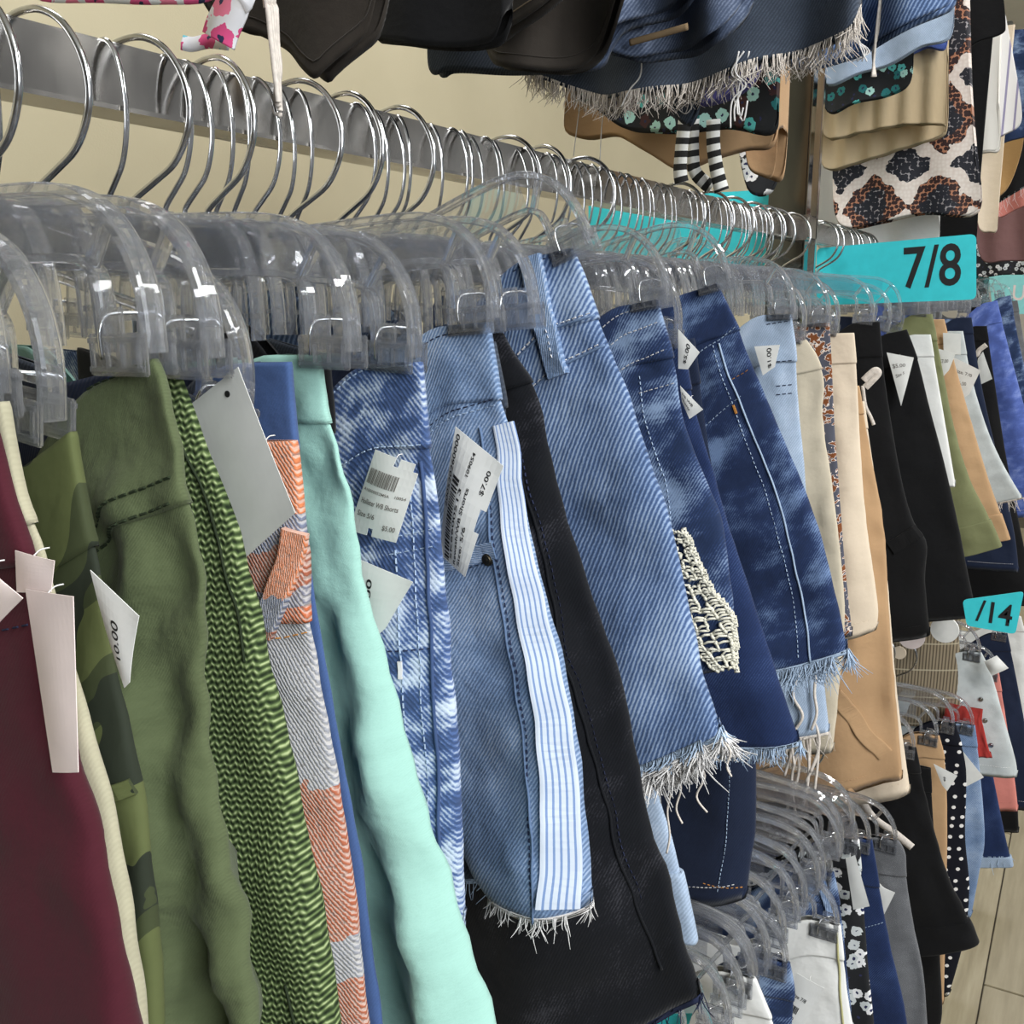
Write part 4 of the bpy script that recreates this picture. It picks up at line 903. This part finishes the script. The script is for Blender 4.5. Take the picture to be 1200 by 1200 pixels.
drape('black_shorts', 'black shorts leg right of the snakeskin print', 2.2, [(1118, 20), (1124, 58), (1150, 48), (1174, 38), (1178, 26), (1174, -20)], M['blk'], 'shorts', **kw)
drape('lined_trousers', 'cream trousers with a thin black side line right of the snakeskin print', 2.4, [(1126, 120), (1133, 176), (1158, 178), (1171, 172), (1170, 120)], M['blkline'], 'trousers', thick=.02, topx=(1120, 1176), **kw)
drape('striped_shirt', 'white shirt with thin violet stripes near the right edge', 2.6, [(1150, 110), (1163, 158), (1180, 156), (1197, 140), (1192, 90)], M['wstripe'], 'shirt', topx=(1150, 1180), **kw)
drape('denim_shorts', 'blue denim hem under the violet striped shirt', 2.75, [(1155, 130), (1160, 168), (1185, 165), (1215, 152), (1220, 120)], M['darkblue'], 'shorts', **kw)
drape('suede_skirt', 'mustard suede skirt with curved hem near the right edge', 2.9, [(1136, 150), (1144, 242), (1162, 236), (1182, 218), (1198, 172), (1202, 120)], M['mustard'], 'skirt', **kw)
drape('orange_shirt', 'rust orange top at the upper right corner', 3.0, [(1186, 90), (1190, 130), (1210, 128), (1230, 120)], M['orange'], 'top', topx=(1176, 1240), **kw)
drape('black_shorts', 'black fringed shorts under the mustard suede skirt', 3.1, [(1138, 200), (1146, 252), (1170, 238), (1200, 220), (1225, 205)], M['blk'], 'shorts', frayed=M['thread_w'], fn=60, flen=(.02, .04), **kw)
drape('white_shorts', 'white shorts hem just above the left half of the large teal sign', 2.1, [(955, 240), (962, 292), (1030, 292), (1095, 290), (1097, 240)], M['white'], 'shorts', **kw)
drape('black_shorts', 'black shorts between the snakeskin print and the large teal sign', 2.3, [(1090, 240), (1096, 292), (1120, 292), (1142, 290), (1146, 240)], M['blk'], 'shorts', **kw)
drape('pink_shorts', 'bright pink hem, a thin stripe at the right edge', 3.3, [(1160, 220), (1168, 254), (1190, 246), (1220, 234)], M['coral'], 'shorts', **kw)
drape('rose_shorts', 'dusty rose shorts at the right edge above the pale teal sign', 3.5, [(1142, 250), (1150, 304), (1180, 306), (1225, 306)], M['rose'], 'shorts', **kw)
drape('flower_print_shorts', 'black flower print hem under the dusty rose shorts', 3.8, [(1140, 280), (1144, 322), (1180, 322), (1230, 322)], M['floral_b'], 'shorts', **kw)
drape('yellow_shorts', 'cream and yellow shorts hem by the black fringed pair', 2.7, [(1143, 230), (1148, 268), (1160, 272), (1168, 270), (1170, 240)], M['cream'], 'shorts', **kw)

# ---- signs
def text_mesh(body, size=1, bold=.0):
    cu = bpy.data.curves.new('t', 'FONT'); cu.body = body; cu.size = size; cu.offset = bold; cu.resolution_u = 4
    o = bpy.data.objects.new('t', cu); COL.objects.link(o)
    dg = bpy.context.evaluated_depsgraph_get(); dg.update(); me = bpy.data.meshes.new_from_object(o.evaluated_get(dg)); bpy.data.objects.remove(o)
    return me
def sign(name, label, Y, corners, text=None, tpos=None, tsize=None, rad=.01, cat='sign', col='teal', inkc='ink'):
    P = [onY(x, y, Y) for x, y in corners]
    c = sum(P, Vector())/4; root = empty(name, c, label, cat)
    ex = (P[2]-P[3] if '/14' in label else P[1]-P[0]).normalized(); pts = []
    for i in range(4):
        a, b, d = P[i-1], P[i], P[(i+1) % 4]; u = (a-b).normalized(); v = (d-b).normalized()
        for k in range(6):
            t = k/5; pts.append(b+u*rad*(1-t)**2+v*rad*t**2)
    bm = bmesh.new(); f = [bm.verts.new(p+Vector((0, -.0012, 0))) for p in pts]; bk = [bm.verts.new(p+Vector((0, .0012, 0))) for p in pts]
    bm.faces.new(f); bm.faces.new(bk[::-1]); n = len(f)
    for i in range(n): bm.faces.new((f[i], f[(i+1) % n], bk[(i+1) % n], bk[i]))
    put('sign_panel', bm, M[col], root, smooth=False)
    if '/14' in label or 'bottom edge' in label:
        bm = bmesh.new(); box(bm, (c.x, Y+.045, c.z-.004), (.004, .09, .006)); put('sign_arm', bm, M['bar'], root, smooth=False)
    if text:
        me = text_mesh(text, 1, .012); xs = [v.co.x for v in me.vertices]; ys = [v.co.y for v in me.vertices]
        a, b = onY(*tpos[0], Y), onY(*tpos[1], Y)      # lower left and upper right of the lettering
        w_, h_ = (b-a).dot(ex), (b-a).dot(Vector((-ex.z, 0, ex.x)))
        if '/14' in label: px1 = (onY(1160, 715, Y)-onY(1161, 715, Y)).length; w_, h_ = 42*px1, 29*px1
        bm = bmesh.new(); bm.from_mesh(me)
        for v in bm.verts:
            fx = (v.co.x-min(xs))/(max(xs)-min(xs)); fy = (v.co.y-min(ys))/(max(ys)-min(ys))
            v.co = a+ex*fx*w_+Vector((-ex.z, 0, ex.x))*fy*h_+Vector((0, -.0018, 0))
        put('lettering', bm, M[inkc], root, smooth=False)
    return root
sign('size_sign', 'large teal size sign reading 7/8 beside the polished upright', 1.84, [(957, 291), (1144, 274), (1144, 351), (957, 358)], '7/8', [(1059, 339), (1127, 284)])
sign('size_sign', 'teal sign behind the main bar, left of the polished upright', 1.63, [(690, 234), (904, 222), (904, 330), (690, 322)])
sign('size_sign', 'small tilted teal sign reading /14 at the right edge', 1.50, [(1128, 703), (1200, 693), (1190, 743), (1133, 733)], '/14', [(1143, 727), (1184, 705)], rad=.006)
sign('size_sign', 'teal sign corner under the brown check shorts', 1.98, [(1058, 800), (1119, 806), (1119, 862), (1062, 846)], rad=.006)
sign('size_sign', 'teal sign corner at the bottom edge below the ragged black hem', .78, [(740, 1190), (815, 1188), (822, 1230), (740, 1230)], rad=.003)
M['paleteal'] = plain('pale_teal_card', (150, 226, 226), .4, noise_amt=.02)
sign('size_sign', 'pale teal sign with faint lettering at the right edge', 4.3, [(1158, 319), (1230, 318), (1230, 368), (1164, 368)], 'U', [(1186, 352), (1202, 334)], col='paleteal', inkc='pinkpaper')

# ---- paper tags
def ptag(name, label, Y, corners, texts=(), bars=None, curl=.004, mat='paper', dy=(0, 0, 0, 0), hole=None, notches=None, group=None, string=None):
    """corners in reading order: top left, top right, bottom right, bottom left (pixels in the plane Y; dy pushes corners along the bar)"""
    C = [onY(x, y, Y+d) for (x, y), d in zip(corners, dy)]
    c = sum(C, Vector())/4; root = empty(name, c, label, 'tag', group)
    nz = (C[1]-C[0]).cross(C[3]-C[0]).normalized()
    if nz.dot(-c+Vector((0, 0, CZ))) < 0: nz = -nz
    def S(u, v, off=0):
        p = C[0].lerp(C[1], u).lerp(C[3].lerp(C[2], u), v)
        return p+nz*(curl*math.sin(u*PI)*math.sin(v*2.6+.3)+off)
    n = 10; bm = bmesh.new(); fr = {}; bk = {}
    for i in range(n+1):
        for j in range(n+1):
            fr[i, j] = bm.verts.new(S(i/n, j/n, .00015)); bk[i, j] = bm.verts.new(S(i/n, j/n, -.00015))
    skip = set(notches or ())
    for i in range(n):
        for j in range(n):
            if (i, j) in skip: continue
            bm.faces.new((fr[i, j], fr[i+1, j], fr[i+1, j+1], fr[i, j+1])); bm.faces.new((bk[i, j], bk[i, j+1], bk[i+1, j+1], bk[i+1, j]))
    be = [e for e in bm.edges if len(e.link_faces) == 1]
    vm = {}
    for k in fr: vm[fr[k]] = bk[k]
    for e in be:
        a, b = e.verts
        if a in vm and b in vm: bm.faces.new((a, b, vm[b], vm[a]))
    for v in [v for v in bm.verts if not v.link_faces]: bm.verts.remove(v)
    put('card', bm, M[mat], root, smooth=False)
    bm = bmesh.new(); any_ = False
    if bars:
        u0, v0, u1, v1 = bars; u = u0
        while u < u1:
            w_ = random.choice((.008, .014, .022))
            q = [bm.verts.new(S(a, b, .0004)) for a, b in ((u, v0), (u+w_, v0), (u+w_, (v0+v1)/2), (u+w_, v1), (u, v1), (u, (v0+v1)/2))]
            bm.faces.new(q); u += w_+random.choice((.008, .012, .018))
        put('barcode', bm, M['ink2'] if 'faded' in label else M['ink'], root, smooth=False, recalc=False); bm = bmesh.new()
    for body, u0, v0, h, wd in texts:
        me = text_mesh(body, 1, .012); xs = [v.co.x for v in me.vertices]
        if not xs: continue
        k = wd/(max(xs)-min(xs)); b2 = bmesh.new(); b2.from_mesh(me)
        for v in b2.verts: v.co = S(u0+(v.co.x-min(xs))*k, v0-v.co.y*h, .0004)
        put('print', b2, M['ink2'] if 'faded' in label else M['ink'], root, smooth=False, recalc=False)
    bm.free()
    if hole:
        bm = bmesh.new(); p = S(*hole, .0003)
        bmesh.ops.create_cone(bm, cap_ends=True, segments=16, radius1=.0013, radius2=.0013, depth=.0003, matrix=Matrix.Translation(p) @ nz.to_track_quat('Z', 'Y').to_matrix().to_4x4())
        put('punched_hole', bm, M['ink'], root, smooth=False)
    bm = bmesh.new(); p = S(.5, 0, 0)
    tube(bm, smooth_pts([p, p+Vector((-.001, .003, .001)), p+Vector((-.001, .006, .001))], 4), .00025, 5)
    put('plastic_fastener', bm, M['thread_w'], root)
    return root
gy = lambda k, d=-.022: G[k].Y+d
ptag('price_tag', 'large blank grey-white card with punched hole over the orange patchwork', gy('patch', -.020), [(279, 430), (346, 601), (285, 656), (221, 476)], mat='paper2', curl=.001, hole=(.10, .3), dy=(0, 0, 0, 0))
ptag('price_tag', 'cream price tag with faded barcode on the acid washed denim', gy('acid', -.024), [(440, 527), (493, 546), (464, 636), (409, 621)], [('A10000052MSA', .05, .47, .05, .6), ('10054', .75, .46, .05, .2), ('Hollister WB Shorts', .08, .62, .09, .8), ('Size 5/6', .08, .78, .09, .4), ('$5.00', .68, .88, .09, .24)], bars=(.05, .2, .7, .38), notches=((5, 0), (4, 9), (9, 0)), curl=.003)
ptag('price_tag', 'curled grey price tag with large barcode on the light blue denim', gy('lblue', -.028), [(516, 650), (534, 500), (590, 546), (545, 676)], [('200520260000', .42, .13, .11, .55), ('109054', .76, .50, .08, .18), ('5K6600513', .05, .46, .09, .60), ('Rewash/WB Shorts', .03, .60, .10, .66), ('Size: 5/6', .04, .74, .10, .36), ('$7.00', .70, .86, .10, .20)], bars=(.02, .18, .70, .36), curl=.007, mat='paper2', notches=((4, 9), (5, 9)))
ptag('price_tag', 'white tag corner ending in .00, lower of two on acid washed denim', gy('acid', -.026), [(426, 760), (420, 655), (484, 682), (452, 736)], [('5.00', .40, .30, .17, .42)], curl=.002)
ptag('price_tag', 'narrow white tag reading 10.00 tucked between camouflage and olive shorts', gy('camo', -.012), [(146, 806), (106, 668), (163, 722), (152, 800)], [('10.00', .30, .62, .28, .42)], curl=.002, mat='paper2')
ptag('price_tag', 'blank white tag corner at the left edge on the maroon shorts', gy('maroon', -.016), [(-30, 650), (4, 682), (27, 701), (-20, 750)], mat='pinkpaper', curl=.001)
ptag('price_tag', 'small blank pinkish tag above another, right of the maroon shorts', gy('khaki', -.012), [(18, 645), (64, 657), (60, 694), (20, 694)], mat='pinkpaper', curl=.001)
ptag('price_tag', 'long blank pinkish tag, right of the maroon shorts below a smaller one', gy('khaki', -.013), [(30, 690), (86, 699), (92, 905), (62, 905)], mat='pinkpaper', curl=.001)
ptag('price_tag', 'white tag reading $5.00 left of the indigo denim', gy('indigo', -.10), [(795, 432), (795, 386), (820, 413), (806, 433)], [('$5.00', .2, .62, .26, .7)], curl=.001)
ptag('price_tag', 'white tag reading $1.00 on the pale washed denim', gy('paleblue', -.02), [(894, 440), (884, 406), (914, 404), (908, 430)], [('$1.00', .1, .68, .28, .8)], curl=.001)
ptag('price_tag', 'small printed tag tucked beside the crochet trimmed denim', gy('indigo', -.09), [(797, 452), (824, 480), (808, 491), (799, 470)], [('5/6 WB', .1, .4, .2, .6), ('Shorts', .1, .75, .2, .6)], curl=.001)
ptag('price_tag', 'white tag with faded print on the second black shorts', gy('blk2', -.03), [(1039, 413), (1071, 419), (1063, 450), (1056, 476)], [('$5.00', .1, .3, .12, .6), ('Size 5', .15, .5, .1, .5)], curl=.002)
ptag('price_tag', 'white tag with faded print below the sand coloured waistband', gy('tan2', -.03), [(1097, 408), (1120, 414), (1112, 434), (1103, 444)], [('$7.00', .1, .5, .2, .6)], curl=.002)
ptag('price_tag', 'largest white tag with faded print on the white washed denim', gy('wwash', -.05), [(1112, 416), (1149, 434), (1136, 462), (1124, 470)], [('Size 7/8', .1, .35, .14, .7), ('$6.00', .1, .65, .14, .5)], curl=.002)
ptag('price_tag', 'blank grey tag on a white tie beside the navy trousers', gy('dk3', -.05), [(1146, 420), (1152, 412), (1163, 444), (1142, 454)], mat='paper2', curl=.002)
ptag('price_tag', 'white upright label sheet beside the sand waistband', gy('tan2', -.02), [(1105, 390), (1126, 391), (1126, 416), (1106, 414)], curl=.001)
ptag('price_tag', 'large white price tag over the off white shorts at the bottom', .93, [(934, 1140), (966, 1158), (924, 1232), (898, 1210)], [('Size 7/8', .2, .3, .07, .5), ('$5.00', .2, .6, .07, .4)], bars=(.15, .4, .6, .5), curl=.002)
ptag('price_tag', 'white price tag at the bottom edge below the lowest hanger', .76, [(812, 1186), (852, 1168), (866, 1215), (800, 1225)], [('Size', .55, .45, .14, .3), ('$4.00', .5, .75, .14, .4)], curl=.002)
ptag('price_tag', 'grey blank tag between flower print and dark denim on the lower bar', 1.12, [(991, 1006), (1002, 1002), (1019, 1062), (1000, 1066)], mat='paper2', curl=.001)
ptag('price_tag', 'white blank card leaning over the grey marl shorts', 1.26, [(1013, 998), (1030, 1038), (1049, 1046), (1034, 1076)], curl=.001)
ptag('price_tag', 'white triangular tag on the light tan shorts of the lower bar', 1.57, [(1094, 895), (1122, 909), (1110, 927), (1104, 920)], [('$', .4, .6, .3, .15)], curl=.001)
ptag('price_tag', 'white blank tag over the faded light blue jeans', 1.75, [(1128, 880), (1153, 911), (1130, 923), (1128, 915)], curl=.001)
ptag('price_tag', 'small crumpled white tag hanging above the silver snap buttons', 1.84, [(1153, 775), (1168, 768), (1182, 783), (1162, 792)], curl=.006)
# scalloped card discs and cream disc under the black hem
for nm, lab, cx_, cy_, r_, mt in (('size_disc', 'white round size disc, larger one under the black hem', 1107, 738, 17, 'paper'), ('size_disc', 'white round size disc, left one under the black hem', 1068, 746, 16, 'pinkpaper'), ('size_disc', 'small pale yellow disc beside the tan shorts', 1054, 765, 8, 'cream')):
    p = onY(cx_, cy_, 1.80); r = r_*(onY(cx_+1, cy_, 1.80)-p).length; bm = bmesh.new()
    bmesh.ops.create_cone(bm, cap_ends=True, segments=40, radius1=r, radius2=r*.98, depth=.003, matrix=Matrix.Translation(p) @ Matrix.Rotation(PI/2, 4, 'X'))
    tag(put(nm, bm, M[mt], smooth=False), lab, 'disc')
# ---- crochet trim, cords and long threads on the garments
def crochet(g, pts, wid):
    D = g.dense(g.L(*pts), .0026); bm = bmesh.new(); L = len(D)
    for i, (d, v) in enumerate(D):
        w = wid(i/max(1, L-1)); m = 4; pr = []
        for j in range(m+1):
            p, n = g.frame(max(.0006, d+(j/m-.5)*w), v); pr.append(p+n*(.0022+.0008*math.sin(i*2.1+j))+Vector((random.uniform(-.0009, .0009), 0, random.uniform(-.0009, .0009))))
        if i:
            for j in range(m+1):
                if random.random() < .8 or j in (0, m): tube(bm, [prev[j], (prev[j]+pr[j])/2+n*.0012+Vector((random.uniform(-.001, .001), 0, 0)), pr[j]], random.uniform(.0010, .0015), 5)
            for j in range(m): 
                if random.random() < .55 or j in (0, m-1): tube(bm, [pr[j], (pr[j]+prev[j+1])/2+n*.0013, pr[j+1]], .0010, 5)
        c = pr[0]
        tube(bm, [c, c+Vector((.0026, 0, .001)), c+Vector((.0032, 0, -.0014)), pr[0]+Vector((0, 0, -.0024))], .0012, 5)
        prev = pr
    put('crochet_trim', bm, M['lace'], g.root)
crochet(G['lace'], [(795, 618), (804, 650), (816, 690), (832, 722), (846, 755), (856, 785)], lambda t: lerp(.014, .036, min(1, t*1.4)) if t < .8 else lerp(.036, .014, (t-.8)/.2))
g = G['paleblue']
for i in range(16):
    x0 = 936+random.uniform(-18, 24); ln_ = random.uniform(60, 175); a = random.uniform(-8, 8)
    pts = [(x0, 790), (x0+a, 790+ln_*.35), (x0-a*.6, 790+ln_*.7), (x0+a*.8-4, 790+ln_)]
    bm = bmesh.new(); tube(bm, smooth_pts([onY(x, y, g.Y-.02+.003*i) for x, y in pts], 6), .0017, 5); put('dangling_thread', bm, M['cord'], g.root)
g = G['mid']
for x0, y0, l, a in ((790, 905, 60, 8), (812, 890, 62, 14), (786, 930, 70, -4), (850, 870, 40, 6)):
    bm = bmesh.new(); tube(bm, smooth_pts([onY(x, y, g.Y-.012) for x, y in ((x0, y0), (x0+a, y0+l*.3), (x0+a*.3, y0+l*.7), (x0+a*1.2, y0+l))], 6), .0007, 5); put('dangling_thread', bm, M['cord'], g.root)
strip('plastic_strap', 'white plastic strap crossing the black flared shorts', 'strap', [(1010, 938), (1024, 958), (1048, 976), (1069, 993)], 1.46, 7, M['cord'])
strip('cotton_bow', 'white cotton bow tied on the first black shorts', 'bow', [(1012, 446), (1018, 440), (1026, 434), (1029, 438), (1020, 448), (1014, 454)], 1.52, 6, M['cord'])
strip('cotton_tie', 'thin white tie end hanging down the first black shorts', 'tie', [(1011, 452), (1014, 475), (1020, 488), (1024, 498)], 1.52, 3, M['cord'])
strip('cotton_bow', 'white tie knotted above the navy trousers at the right', 'bow', [(1136, 414), (1144, 416), (1148, 410), (1156, 404)], 2.8, 4, M['cord'])
